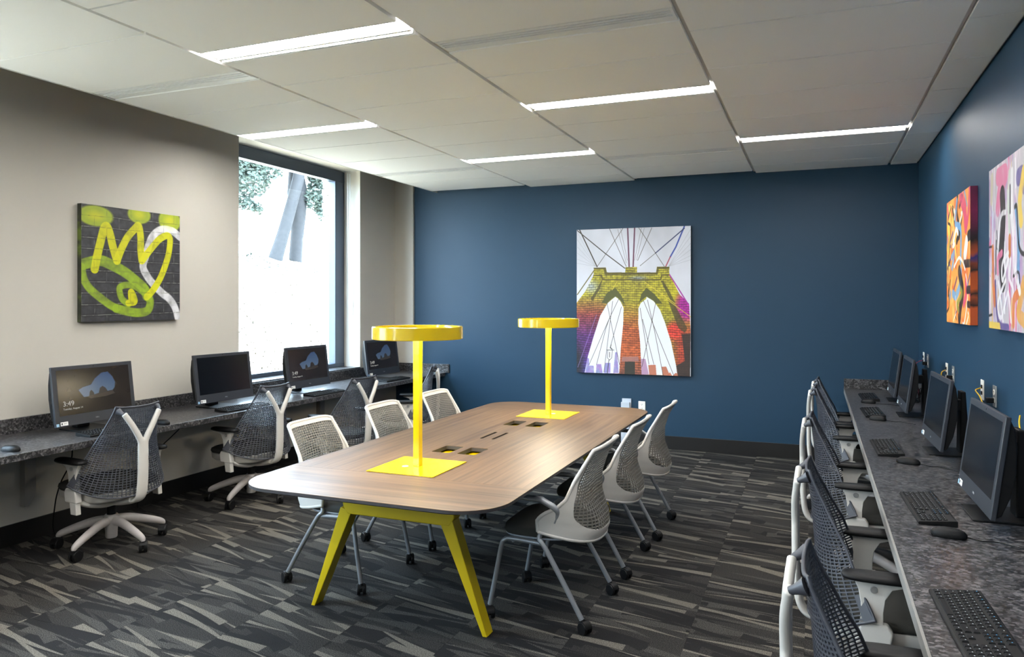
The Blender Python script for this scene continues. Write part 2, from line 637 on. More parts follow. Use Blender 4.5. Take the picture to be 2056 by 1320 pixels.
# ------------------------------------------------------------------ ceiling
ceil = struct(MB().box(-4.2, XR, YF, YB, 2.885, 3.25).box(XL - 0.33, -4.2, YF, YB, 3.13, 3.25).build('ceiling', 'grid'))
MB().box(-4.208, -4.2, YF, YB, ZC - 0.002, 2.90).build('edge_trim', 'white_trim', ceil)
G = 0.6096
g0 = 3.4844
cols = [(-4.198, -3.0296), (-3.0042, -1.8104), (-1.785, -0.5912), (-0.5658, 0.628), (0.6534, 0.873)]
rails = [(-3.0296, -3.0042), (-1.8104, -1.785), (-0.5912, -0.5658), (0.628, 0.6534), (0.873, XR)]
for a, b_ in rails:
    MB().box(a, b_, YF, YB, 2.864, 2.885).build('runner', 'runner', ceil)
tcache = {}
def put_tile(x0, x1, y0, y1):
    y1 = min(y1, YB - 0.002)
    y0 = max(y0, YF)
    if y1 - y0 < 0.03:
        return
    k = (round(x1 - x0, 4), round(y1 - y0, 4))
    if k not in tcache:
        sx, sy = k[0] / 2, k[1] / 2 - 0.0062
        tcache[k] = MB().box(-sx, sx, -sy, sy, 0, 0.016).box(-sx + 0.004, sx - 0.004, -sy + 0.001, sy - 0.001, 0.016, 0.039).mesh('tile', 'tile')
    o = link('tile', tcache[k], ceil)
    o.location = ((x0 + x1) / 2, (y0 + y1) / 2, ZC)

LIGHTS, VENTS = [], []
for ci, (x0, x1) in enumerate(cols):
    if ci in (0, 2):
        base = g0 - 0.5 * G
        per = 3.048
        for p in range(-3, 2):
            b0 = base + p * per
            VENTS.append((x0, x1, b0, ci))
            LIGHTS.append((x0, x1, b0 + 2 * G, ci))
            put_tile(x0, x1, b0 + 0.155, b0 + G)
            put_tile(x0, x1, b0 + G, b0 + 2 * G)
            put_tile(x0, x1, b0 + 2 * G + 0.165, b0 + 3 * G)
            put_tile(x0, x1, b0 + 3 * G, b0 + 4 * G)
            put_tile(x0, x1, b0 + 4 * G, b0 + 5 * G)
    elif ci in (1, 3):
        base = g0 - G
        for p in range(-3, 2):
            b0 = base + p * 3.048
            LIGHTS.append((x0, x1, b0, ci))
            put_tile(x0, x1, b0 + 0.165, b0 + G)
            for q in range(1, 5):
                put_tile(x0, x1, b0 + q * G, b0 + (q + 1) * G)
    else:
        for q in range(-13, 8):
            put_tile(x0, x1, g0 + (q - 0.5) * G, g0 + (q + 0.5) * G)

lab_l = {(1, 2.9): 'long white strip light nearest the camera, in the ceiling above the left counter side', (3, 5.9): 'white strip light in the ceiling closest to the right blue wall',
         (2, 4.4): 'white strip light in the ceiling above the conference table middle', (0, 4.4): 'white strip light in the ceiling directly before the window head',
         (1, 5.9): 'short-looking white strip light in the ceiling farthest back, left of the bridge canvas'}
for (x0, x1, y, ci) in LIGHTS:
    if y < YF + 0.2 or y > YB - 0.3:
        continue
    lb = lab_l.get((ci, round(y, 1)), 'white strip light in the ceiling behind the camera position')
    L_ = thing('ceiling_light', lb, 'ceiling light', ((x0 + x1) / 2, y, ZC), 0, 'strip lights in the ceiling')
    hw = (x1 - x0) / 2 - 0.004
    MB().box(-hw, hw, 0.004, 0.121, 0.012, 0.016).build('diffuser', 'strip', L_)
    MB().box(-hw, hw, 0.139, 0.152, 0.012, 0.016).build('tile_edge_glow', 'strip', L_)  # glowing sliver imitating the tile edge lit by the fixture, not a second diffuser
    MB().box(-hw, hw, 0.121, 0.139, 0.004, 0.030).box(-hw, hw, -0.001, 0.004, 0.0, 0.035).box(-hw, hw, 0.152, 0.16, 0.0, 0.035).box(-hw, hw, 0.0, 0.16, 0.033, 0.036).build('frame', 'white_trim', L_)
lab_v = {(0, 3.2): 'slotted air vent in the ceiling next to the beige wall near the camera', (2, 3.2): 'slotted air vent in the ceiling at the top of the photo, over the table',
         (2, 6.2): 'thin slotted air vent in the ceiling above the bridge canvas', (0, 6.2): 'thin slotted air vent in the ceiling beyond the window'}
for (x0, x1, y, ci) in VENTS:
    if y < YF + 0.2 or y > YB - 0.3:
        continue
    lb = lab_v.get((ci, round(y, 1)), 'slotted air vent in the ceiling behind the camera position')
    V = thing('ceiling_vent', lb, 'vent', ((x0 + x1) / 2, y, ZC), 0, 'slotted vents in the ceiling')
    hw = (x1 - x0) / 2 - 0.003
    MB().box(-hw, hw, 0.0, 0.16, 0.034, 0.037).build('backing', 'void', V)
    MB().box(-hw, hw, 0.002, 0.014, 0.001, 0.032).box(-hw, hw, 0.106, 0.154, 0.004, 0.03).box(-hw, -hw + 0.012, 0.014, 0.106, 0.001, 0.032).box(hw - 0.012, hw, 0.014, 0.106, 0.001, 0.032).build('frame', 'vent', V)
    for q in range(4):
        ys = 0.021 + q * 0.0265
        MB().box(-hw + 0.012, hw - 0.012, ys - 0.0062, ys + 0.0062, 0.001, 0.007).build('slat', 'vent', V)

# ------------------------------------------------------------------ counters along the walls
ZD = 0.712
lc = thing('wall_counter', 'dark speckled counter on grey brackets along the beige wall', 'counter', (XL + 0.02, 3.0, 0))
# local = world minus location
def Lx(x): return x - (XL + 0.02)
MB().box(Lx(XL + 0.013), Lx(-4.088), YF - 2.95, YB - 3.013, ZD - 0.04, ZD).build('worktop', 'granite', lc, bevel=0.002)
MB().box(Lx(XL + 0.001), Lx(XL + 0.022), YF - 2.95, YB - 3.013, ZD, ZS).build('backsplash', 'granite', lc, bevel=0.001)
MB().box(Lx(XL + 0.022), Lx(-4.039), YB - 3.02, YB - 3.0015, ZD, ZS + 0.004).build('end_splash', 'granite', lc, bevel=0.001)
def bracket(par, fx, wall, y, sgn):
    """channel on the wall with a slanted lower end, and an arm under the counter"""
    x0, x1 = sorted((fx(wall + sgn * 0.001), fx(wall + sgn * 0.050)))
    m = MB().prism([(y - 3.036, 0.235), (y - 3.030 + 0.02, 0.235), (y - 3.0 + 0.036, 0.305), (y - 3.0 + 0.036, ZD - 0.041), (y - 3.036, ZD - 0.041)], x0, x1, 'x')
    x2 = fx(wall + sgn * 0.45)
    m.box(min(x1 if sgn > 0 else x2, x2 if sgn > 0 else x0), max(x1 if sgn > 0 else x2, x2 if sgn > 0 else x0), y - 3.02, y - 2.98, ZD - 0.08, ZD - 0.041)
    m.build('bracket', 'bracket', par, bevel=0.002)
for y in (-0.6, 0.75, 1.95, 3.155, 4.05, 5.15, 6.1, 7.0):
    bracket(lc, Lx, XL, y, 1)

rc = thing('wall_counter', 'dark speckled counter with a brushed metal edge along the right blue wall', 'counter', (XR - 0.02, 3.0, 0))
def Rx(x): return x - (XR - 0.02)
MB().box(Rx(0.254), Rx(XR - 0.013), YF - 2.95, YB - 3.013, ZD - 0.04, ZD).build('worktop', 'granite', rc, bevel=0.001)
MB().box(Rx(0.246), Rx(0.254), YF - 2.95, YB - 3.013, ZD - 0.04, ZD).build('edge_strip', 'granite_edge', rc, bevel=0.001)
MB().box(Rx(XR - 0.022), Rx(XR - 0.001), YF - 2.95, YB - 3.013, ZD, ZS).build('backsplash', 'granite', rc, bevel=0.001)
MB().box(Rx(0.249), Rx(XR - 0.022), YB - 3.02, YB - 3.0015, ZD, ZS).build('end_splash', 'granite', rc, bevel=0.001)
for y in (-0.6, 0.6, 1.4, 2.45, 3.7, 5.1, 6.7):
    bracket(rc, Rx, XR, y, -1)

# ------------------------------------------------------------------ conference table
TX0, TX1, TY0, TY1, TZ = -2.508, -1.19, 2.565, 5.578, 0.712
tb = thing('conference_table', 'long walnut conference table with yellow splayed legs', 'table', (-1.85, 4.07, 0))
def tl(x, y): return (x + 1.85, y - 4.07)
RC = 0.21
def arc(cx, cy, a0, a1, r=RC, n=12):
    return [(cx + r * math.cos(a0 + (a1 - a0) * k / n), cy + r * math.sin(a0 + (a1 - a0) * k / n)) for k in range(n + 1)]
S0, S1 = 3.0, 5.185
near_poly = [tl(TX0, S0 - 0.0008)] + [tl(*p) for p in arc(TX0 + RC, TY0 + RC, PI, 1.5 * PI)] + [tl(*p) for p in arc(TX1 - RC, TY0 + RC, 1.5 * PI, 2 * PI)] + [tl(TX1, S0 - 0.0008)]
far_poly = [tl(TX1, S1 + 0.0008)] + [tl(*p) for p in arc(TX1 - RC, TY1 - RC, 0, PI / 2)] + [tl(*p) for p in arc(TX0 + RC, TY1 - RC, PI / 2, PI)] + [tl(TX0, S1 + 0.0008)]
MB().prism(near_poly, TZ - 0.002, TZ).build('end_panel', 'wood_x', tb)
MB().prism(far_poly, TZ - 0.002, TZ).build('end_panel', 'wood_x', tb)
HOLES = [(-2.008, -1.895, 3.545, 3.73, 0.012), (-1.848, -1.738, 3.545, 3.73, 0.012), (-1.99, -1.888, 4.492, 4.685, 0.012), (-1.828, -1.722, 4.492, 4.685, 0.012),
         (-1.926, -1.906, 3.995, 4.23, 0.0095), (-1.848, -1.828, 3.995, 4.23, 0.0095)]
def cut(o, cutter):
    md = o.modifiers.new('cut', 'BOOLEAN')
    md.operation = 'DIFFERENCE'
    md.solver = 'EXACT'
    md.object = cutter
    bpy.context.view_layer.update()
    me = bake(o)
    o.modifiers.clear()
    o.data = me
cm = MB()
for x0, x1, y0, y1, r in HOLES:
    a, b_ = tl(x0, y0)
    c_, d_ = tl(x1, y1)
    cm.prism(round_rect(a, c_, b_, d_, r, 4), 0.5, 0.9)
cutter = cm.build('cutter', 'edge')
cutter.location = tb.location
mid = MB().prism([tl(TX0, S0), tl(TX1, S0), tl(TX1, S1), tl(TX0, S1)], TZ - 0.002, TZ).build('centre_panel', 'wood_y', tb)
whole = lambda ins: [(x + (ins if x < 0 else -ins), y + (ins if y < 0 else -ins)) for x, y in [tl(*p) for p in round_rect(TX0, TX1, TY0, TY1, RC, 12)]]
core = MB().layers(lambda i: whole(i), [(TZ - 0.022, 0.016), (TZ - 0.014, 0.0), (TZ - 0.002, 0.0)]).build('edge_band', 'edge', tb)
cut(mid, cutter)
cut(core, cutter)
bpy.data.objects.remove(cutter)
# yellow trays under the openings
tr = MB()
for (x0, x1, y0, y1) in [(-2.07, -1.68, 3.40, 4.84)]:
    a, b_ = tl(x0, y0)
    c_, d_ = tl(x1, y1)
    tr.box(a, c_, b_, d_, 0.676, 0.680).box(a, a + 0.004, b_, d_, 0.680, TZ - 0.023).box(c_ - 0.004, c_, b_, d_, 0.680, TZ - 0.023).box(a, c_, b_, b_ + 0.004, 0.680, TZ - 0.023).box(a, c_, d_ - 0.004, d_, 0.680, TZ - 0.023)
tr.build('cable_tray', 'yellow', tb)
xc = -1.91 + 1.85
for sgn, yw in ((-1, 3.05), (1, 5.14)):
    yy = yw - 4.07
    MB().prism([(xc - 0.325, TZ - 0.023), (xc + 0.325, TZ - 0.023), (xc + 0.325, 0.53), (xc + 0.30, 0.49), (xc - 0.275, 0.49), (xc - 0.30, 0.53)][::-1], yy - 0.035, yy + 0.035, 'y').build('apron', 'yellow_leg', tb, bevel=0.006, seg=3)
    yf = yy + sgn * 0.0355
    MB().box(xc - 0.17, xc + 0.17, min(yf, yf + sgn * 0.002), max(yf, yf + sgn * 0.003), 0.56, 0.68).build('apron_panel', 'yellow_leg', tb, bevel=0.0015)
    for sx in (-1, 1):
        f = [(xc + sx * 0.495, 0), (xc + sx * 0.472, 0), (xc + sx * 0.25, 0.50), (xc + sx * 0.315, 0.52)]
        MB().prism(f, yy - 0.034, yy + 0.034, 'y').build('leg', 'yellow_leg', tb, bevel=0.003)
MB().box(xc - 0.21, xc - 0.16, 3.085 - 4.07, 5.105 - 4.07, 0.56, 0.609).box(xc + 0.16, xc + 0.21, 3.085 - 4.07, 5.105 - 4.07, 0.56, 0.609).build('rail', 'yellow_leg', tb, bevel=0.003)

# ------------------------------------------------------------------ table lamps
def lamp(x, y, dot, label):
    t = thing('table_lamp', label, 'lamp', (x, y, TZ), 0, 'yellow disc lamps on the conference table')
    MB().box(-0.187, 0.187, -0.178, 0.178, 0.0005, 0.005).build('base', 'yellow', t, bevel=0.001)
    MB().box(-0.0175, 0.0175, -0.0175, 0.0175, 0.005, 0.655).build('pole', 'yellow', t, bevel=0.002)
    MB().lathe([(0.006, 0.0), (0.016, 0.0), (0.016, 0.0012), (0.0, 0.0012)], 20, (dot[0], dot[1], 0.005)).build('touch_switch', 'dots', t)
    R0 = 0.228
    MB().lathe([(0.0, 0.690), (0.210, 0.690), (0.212, 0.712), (R0 - 0.004, 0.714), (R0, 0.710), (R0, 0.652), (R0 - 0.003, 0.649), (R0 - 0.010, 0.649), (R0 - 0.012, 0.668), (0.0, 0.668)], 96).build('shade', 'yellow', t, smooth=35)
    MB().lathe([(0.0, 0.664), (0.214, 0.664), (0.214, 0.667), (0.0, 0.667)], 64).build('diffuser', 'lampglow', t)
    MB().lathe([(0.020, 0.6615), (0.045, 0.6615), (0.045, 0.6638), (0.020, 0.6638)], 40).build('light_ring', 'lampcore', t)
    return t
lamp(-1.884, 3.192, (-0.055, -0.03), 'yellow disc lamp on the near end of the table, in front of the window')
lamp(-1.853, 5.02, (0.03, 0.025), 'yellow disc lamp on the far table end beside the bridge canvas')
# ------------------------------------------------------------------ chairs: shared tools
def lattice(S, nu, nv, bar, solid, thick, name, mat, smooth=40):
    """a curved net: every cell of the surface S(u, v) loses its middle unless solid(u, v)"""
    m = MB()
    for i in range(nu):
        for j in range(nv):
            u0, u1 = -1 + 2 * i / nu, -1 + 2 * (i + 1) / nu
            v0, v1 = j / nv, (j + 1) / nv
            P = [S(u0, v0), S(u1, v0), S(u1, v1), S(u0, v1)]
            if solid((u0 + u1) / 2, (v0 + v1) / 2):
                m.add(P, [(0, 1, 2, 3)])
                continue
            fu = min(0.42, bar / 2 / max(1e-4, (P[1] - P[0]).length))
            fv = min(0.42, bar / 2 / max(1e-4, (P[3] - P[0]).length))
            def B(a, b2):
                return P[0] * (1 - a) * (1 - b2) + P[1] * a * (1 - b2) + P[2] * a * b2 + P[3] * (1 - a) * b2
            Q = [B(fu, fv), B(1 - fu, fv), B(1 - fu, 1 - fv), B(fu, 1 - fv)]
            m.add(P + Q, [(0, 1, 5, 4), (1, 2, 6, 5), (2, 3, 7, 6), (3, 0, 4, 7)])
    me = m.mesh(name, mat, fix=False)
    bm = bmesh.new()
    bm.from_mesh(me)
    bmesh.ops.remove_doubles(bm, verts=bm.verts, dist=1e-5)
    bm.to_mesh(me)
    bm.free()
    o = link('temporary', me)
    md = o.modifiers.new('s', 'SOLIDIFY')
    md.thickness = thick
    md.offset = 0
    bpy.context.view_layer.update()
    out = bake(o)
    bpy.data.objects.remove(o)
    out.shade_smooth()
    out.set_sharp_from_angle(angle=math.radians(smooth))
    out.name = name
    return out

def remeshed(mb, name, mat, voxel, it=6):
    o = mb.build('temporary', mat)
    md = o.modifiers.new('r', 'REMESH')
    md.mode = 'VOXEL'
    md.voxel_size = voxel
    sm = o.modifiers.new('s', 'SMOOTH')
    sm.iterations = it
    sm.factor = 0.5
    bpy.context.view_layer.update()
    out = bake(o)
    bpy.data.objects.remove(o)
    out.shade_smooth()
    out.name = name
    if not out.materials:
        out.materials.append(M[mat])
    return out

def interp(t, tab):
    for (a, x), (b2, y) in zip(tab, tab[1:]):
        if t <= b2:
            k = max(0.0, min(1.0, (t - a) / (b2 - a)))
            return x + (y - x) * k
    return tab[-1][1]

def super_outline(sx, sy, e=4.0, n=40, cy=0.0):
    def f(i):
        pts = []
        for k in range(n):
            a = 2 * PI * k / n
            c, s = math.cos(a), math.sin(a)
            pts.append(((sx - i) * math.copysign(abs(c) ** (2 / e), c), cy + (sy - i) * math.copysign(abs(s) ** (2 / e), s)))
        return pts
    return f

def caster_mesh(r, name='caster'):
    m = MB()
    for sx in (-1, 1):
        x0, x1 = sx * 0.005, sx * 0.024
        prof = [(r * 0.6, 0.0), (r * 0.93, 0.0015), (r, 0.005), (r, 0.014), (r * 0.92, 0.018), (r * 0.3, 0.0195), (0.0, 0.0195)]
        n = 20
        vs, fs = [], []
        for (rr, d) in prof:
            for k in range(n):
                a = 2 * PI * k / n
                vs.append((sx * (0.005 + d), 0.014 + rr * math.cos(a), r + rr * math.sin(a)))
        for i in range(len(prof) - 1):
            for k in range(n):
                a, b2 = i * n + k, i * n + (k + 1) % n
                fs.append((a, b2, b2 + n, a + n))
        m.add(vs, fs)
    m.box(-0.006, 0.006, -0.008, 0.03, r * 0.7, r * 1.75)
    m.prism([(0.014 + (r + 0.004) * math.cos(a), r + (r + 0.004) * math.sin(a)) for a in [PI * (0.05 + 0.8 * q / 10) for q in range(11)]], -0.018, 0.018, 'x')
    m.cyl((0, 0, r * 1.2), (0, 0, r * 2.25), 0.0095, n=14)
    return m.mesh(name, 'black', 40)

# ------------------------------------------------------------------ swivel chairs
def tower_back(u, v):
    bow = 0.085 * math.sin(PI * v) * (1 - abs(u) ** 1.6)
    vv = v + bow * (1 - 0.2 * v)
    w = 0.140 + 0.160 * (1 - vv) ** 1.3
    yc = interp(vv, [(0, -0.262), (0.18, -0.254), (0.45, -0.236), (0.75, -0.248), (1.0, -0.268)])
    wrap = 0.208 * max(0, 1 - vv) ** 1.35 + 0.012
    zb = 0.354 + 0.096 * abs(u) ** 2.6
    ztp = 0.902 + 0.012 * abs(u) ** 2
    x = w * (1.28 * u - 0.28 * u ** 3)
    return Vector((x, yc + wrap * abs(u) ** 2.3, zb + (ztp - zb) * vv))

def make_swivel():
    t = thing('swivel_chair', 'white and slate mesh swivel chair', 'chair', (0, 0, 0))
    NU, NV = 30, 44
    def solid(u, v):
        if v > 0.975: return True
        return abs(u) > 0.90 and v < 0.16
    me = lattice(tower_back, NU, NV, 0.0046, solid, 0.005, 'backrest', 'slate')
    link('backrest', me, t)
    rim = [tower_back(-1 + 2 * k / 30, 0) for k in range(31)] + [tower_back(1, k / 24) for k in range(1, 25)] + [tower_back(1 - 2 * k / 16, 1) for k in range(1, 17)] + [tower_back(-1, 1 - k / 24) for k in range(1, 25)]
    MB().tube(rim, 0.0055, 8).build('rim', 'slate', t, smooth=60)
    # the Y shaped tower behind the net
    tw = MB()
    stem = smooth_path([(0, -0.18, 0.318), (0, -0.255, 0.322), (0, -0.292, 0.365), (0, -0.306, 0.47), (0, -0.308, 0.58), (0, -0.309, 0.70)], 6)
    rr = [interp(k / (len(stem) - 1), [(0, 0.015), (0.4, 0.016), (1, 0.0155)]) for k in range(len(stem))]
    tw.tube(stem, rr, 16, flat=2.3)
    for sx in (-1, 1):
        arm = smooth_path([(sx * 0.006, -0.308, 0.665), (sx * 0.025, -0.309, 0.715), (sx * 0.066, -0.308, 0.79), (sx * 0.116, -0.298, 0.872)], 6)
        tw.tube(arm, [interp(k / (len(arm) - 1), [(0, 0.0155), (0.3, 0.0155), (1, 0.0135)]) for k in range(len(arm))], 14, flat=1.35)
    link('back_tower', remeshed(tw, 'back_tower', 'white_pl', 0.0045, 8), t)
    for sx in (-1, 1):
        MB().tube([(sx * 0.118, -0.297, 0.868), (sx * 0.122, -0.281, 0.876), (sx * 0.126, -0.260, 0.886)], [0.010, 0.013, 0.022], 14, flat=0.9).build('connector', 'slate', t, smooth=50)
    # seat
    o = super_outline(0.238, 0.228, 4.2, 44, 0.02)
    MB().layers(o, [(0.386, 0.022), (0.391, 0.006), (0.402, 0.0), (0.418, 0.004), (0.427, 0.02), (0.431, 0.06), (0.4315, 0.12)]).build('seat', 'fabric', t, smooth=50)
    o2 = super_outline(0.232, 0.235, 4.2, 44, 0.012)
    MB().layers(o2, [(0.326, 0.05), (0.332, 0.02), (0.346, 0.004), (0.384, 0.0), (0.388, 0.008)]).build('seat_pan', 'white_pl', t, smooth=50)
    yk = MB()
    for sx in (-1, 1):
        p = smooth_path([(0, -0.05, 0.285), (sx * 0.10, -0.08, 0.292), (sx * 0.20, -0.085, 0.318), (sx * 0.262, -0.070, 0.352)], 5)
        yk.tube(p, 0.017, 12, flat=1.5)
    yk.tube(smooth_path([(0, 0.08, 0.30), (0, -0.06, 0.288), (0, -0.17, 0.305), (0, -0.24, 0.325)], 5), 0.022, 14, flat=2.2)
    link('yoke', remeshed(yk, 'yoke', 'white_pl', 0.005, 6), t)
    # arms
    AY = -0.045
    T_ = [(-0.045, 0.38), (0.028, 0.38), (0.030, 0.47), (0.036, 0.515), (0.058, 0.552), (0.115, 0.570), (0.115, 0.576), (-0.060, 0.576), (-0.060, 0.568), (-0.050, 0.545), (-0.042, 0.50)]
    for sx in (-1, 1):
        x0, x1 = sorted((sx * 0.250, sx * 0.276))
        a = MB().prism([(q[0] + AY, q[1]) for q in T_], x0, x1, 'x').build('arm', 'white_pl', t, bevel=0.007, seg=3)
        x0, x1 = sorted((sx * 0.246, sx * 0.286))
        MB().prism([(q + AY, z) for q, z in [(-0.062, 0.345), (0.050, 0.345), (0.062, 0.405), (0.045, 0.43), (-0.045, 0.43)]], x0, x1, 'x').build('bracket', 'white_pl', a, bevel=0.008, seg=3)
        x0, x1 = sorted((sx * 0.252, sx * 0.282))
        MB().prism([(q + AY, z) for q, z in [(-0.058, 0.275), (0.0, 0.275), (0.012, 0.347), (-0.05, 0.347)]], x0, x1, 'x').build('slider', 'white_pl', a, bevel=0.004)
        MB().cyl((sx * 0.274, AY, 0.548), (sx * 0.281, AY, 0.548), 0.0135, 0.0115, 20).build('button', 'steel', a, smooth=40)
        po = super_outline(0.045, 0.132, 3.0, 40, -0.018)
        MB().layers(lambda i, po=po, sx=sx: [(q[0] + sx * 0.264, q[1]) for q in po(i)], [(0.576, 0.014), (0.580, 0.003), (0.588, 0.0), (0.597, 0.004), (0.602, 0.016), (0.603, 0.03)]).build('arm_pad', 'black', a, smooth=50)
    # column and star base
    MB().cyl((0, 0, 0.19), (0, 0, 0.295), 0.026, n=24).build('column', 'black', t, smooth=40)
    MB().lathe([(0.0, 0.052), (0.030, 0.052), (0.034, 0.058), (0.036, 0.13), (0.044, 0.155), (0.046, 0.185), (0.036, 0.200), (0.0, 0.202)], 32).build('hub', 'base_pl', t, smooth=40)
    sp = MB().tube(smooth_path([(0.02, 0, 0.165), (0.10, 0, 0.158), (0.20, 0, 0.128), (0.275, 0, 0.100), (0.302, 0, 0.085), (0.308, 0, 0.070)], 4), [interp(k / 20, [(0, 0.030), (0.3, 0.027), (0.8, 0.019), (1, 0.0135)]) for k in range(21)], 14, flat=0.85).mesh('base_arm', 'base_pl', 60)
    cm_ = caster_mesh(0.034)
    for k in range(5):
        a = math.radians(90 - 180 + 72 * k)
        o = link('base_arm', sp, t)
        o.rotation_euler = (0, 0, a)
        c_ = link('caster', cm_, t)
        c_.location = (0.308 * math.cos(a), 0.308 * math.sin(a), 0)
        c_.rotation_euler = (0, 0, a + 0.9 + 1.7 * k)
    return t

R90 = PI / 2
sw = make_swivel()
# facing -X (the left counter) is a turn of +90 degrees
sw.location = (-4.18, 3.30, 0)
sw.rotation_euler = (0, 0, R90 - 0.09)
sw['label'] = 'swivel chair before the 3:49 computer, nearest the camera at the left counter'
sw['group'] = 'swivel chairs at the left counter'
GL, GR = 'swivel chairs at the left counter', 'swivel chairs along the right counter'
dup(sw, (-4.14, 4.475, 0), R90 - 0.10, 'swivel chair in front of the blank monitor left of the window corner', GL)
dup(sw, (-3.83, 5.215, 0), R90 - 0.16, 'swivel chair before the third monitor, behind the gap between two white table chairs', GL)
dup(sw, (-3.80, 6.23, 0), R90 + 0.42, 'twisted swivel chair near the blue wall, half hidden by the yellow lamp pole', GL)
dup(sw, (0.238, 1.918, 0), -R90, 'nearest swivel chair at the right counter, cut off by the bottom edge', GR)
dup(sw, (0.232, 3.035, 0), -R90, 'second swivel chair from the camera at the right counter', GR)
dup(sw, (0.236, 4.35, 0), -R90, 'swivel chair in the middle of the five at the right counter', GR)
dup(sw, (0.255, 5.78, 0), -R90, 'fourth swivel chair from the camera at the right counter', GR)
dup(sw, (0.275, 6.44, 0), -R90, 'swivel chair at the right counter closest to the back blue wall', GR)

# ------------------------------------------------------------------ white side chairs
EDGE_Y = [(0.0, -0.015), (0.14, -0.012), (0.22, -0.045), (0.30, -0.110), (0.40, -0.152), (0.62, -0.190), (1.0, -0.280)]
def side_back(u, v):
    au = abs(u)
    w = interp(v, [(0, 0.238), (0.2, 0.243), (0.32, 0.232), (0.5, 0.214), (1.0, 0.190)])
    yc = interp(v, [(0, -0.272), (0.10, -0.288), (0.20, -0.282), (0.40, -0.232), (0.6, -0.228), (0.8, -0.256), (1.0, -0.312)])
    ye = interp(v, EDGE_Y)
    k = interp(v, [(0, 2.6), (0.3, 3.0), (0.6, 4.0), (1, 4.0)])
    zb = 0.392 + 0.055 * au ** 3
    ztp = 0.858 - 0.012 * au ** 4
    x = w * (1.30 * u - 0.30 * u ** 3)
    return Vector((x, yc + (ye - yc) * au ** k, zb + (ztp - zb) * v))

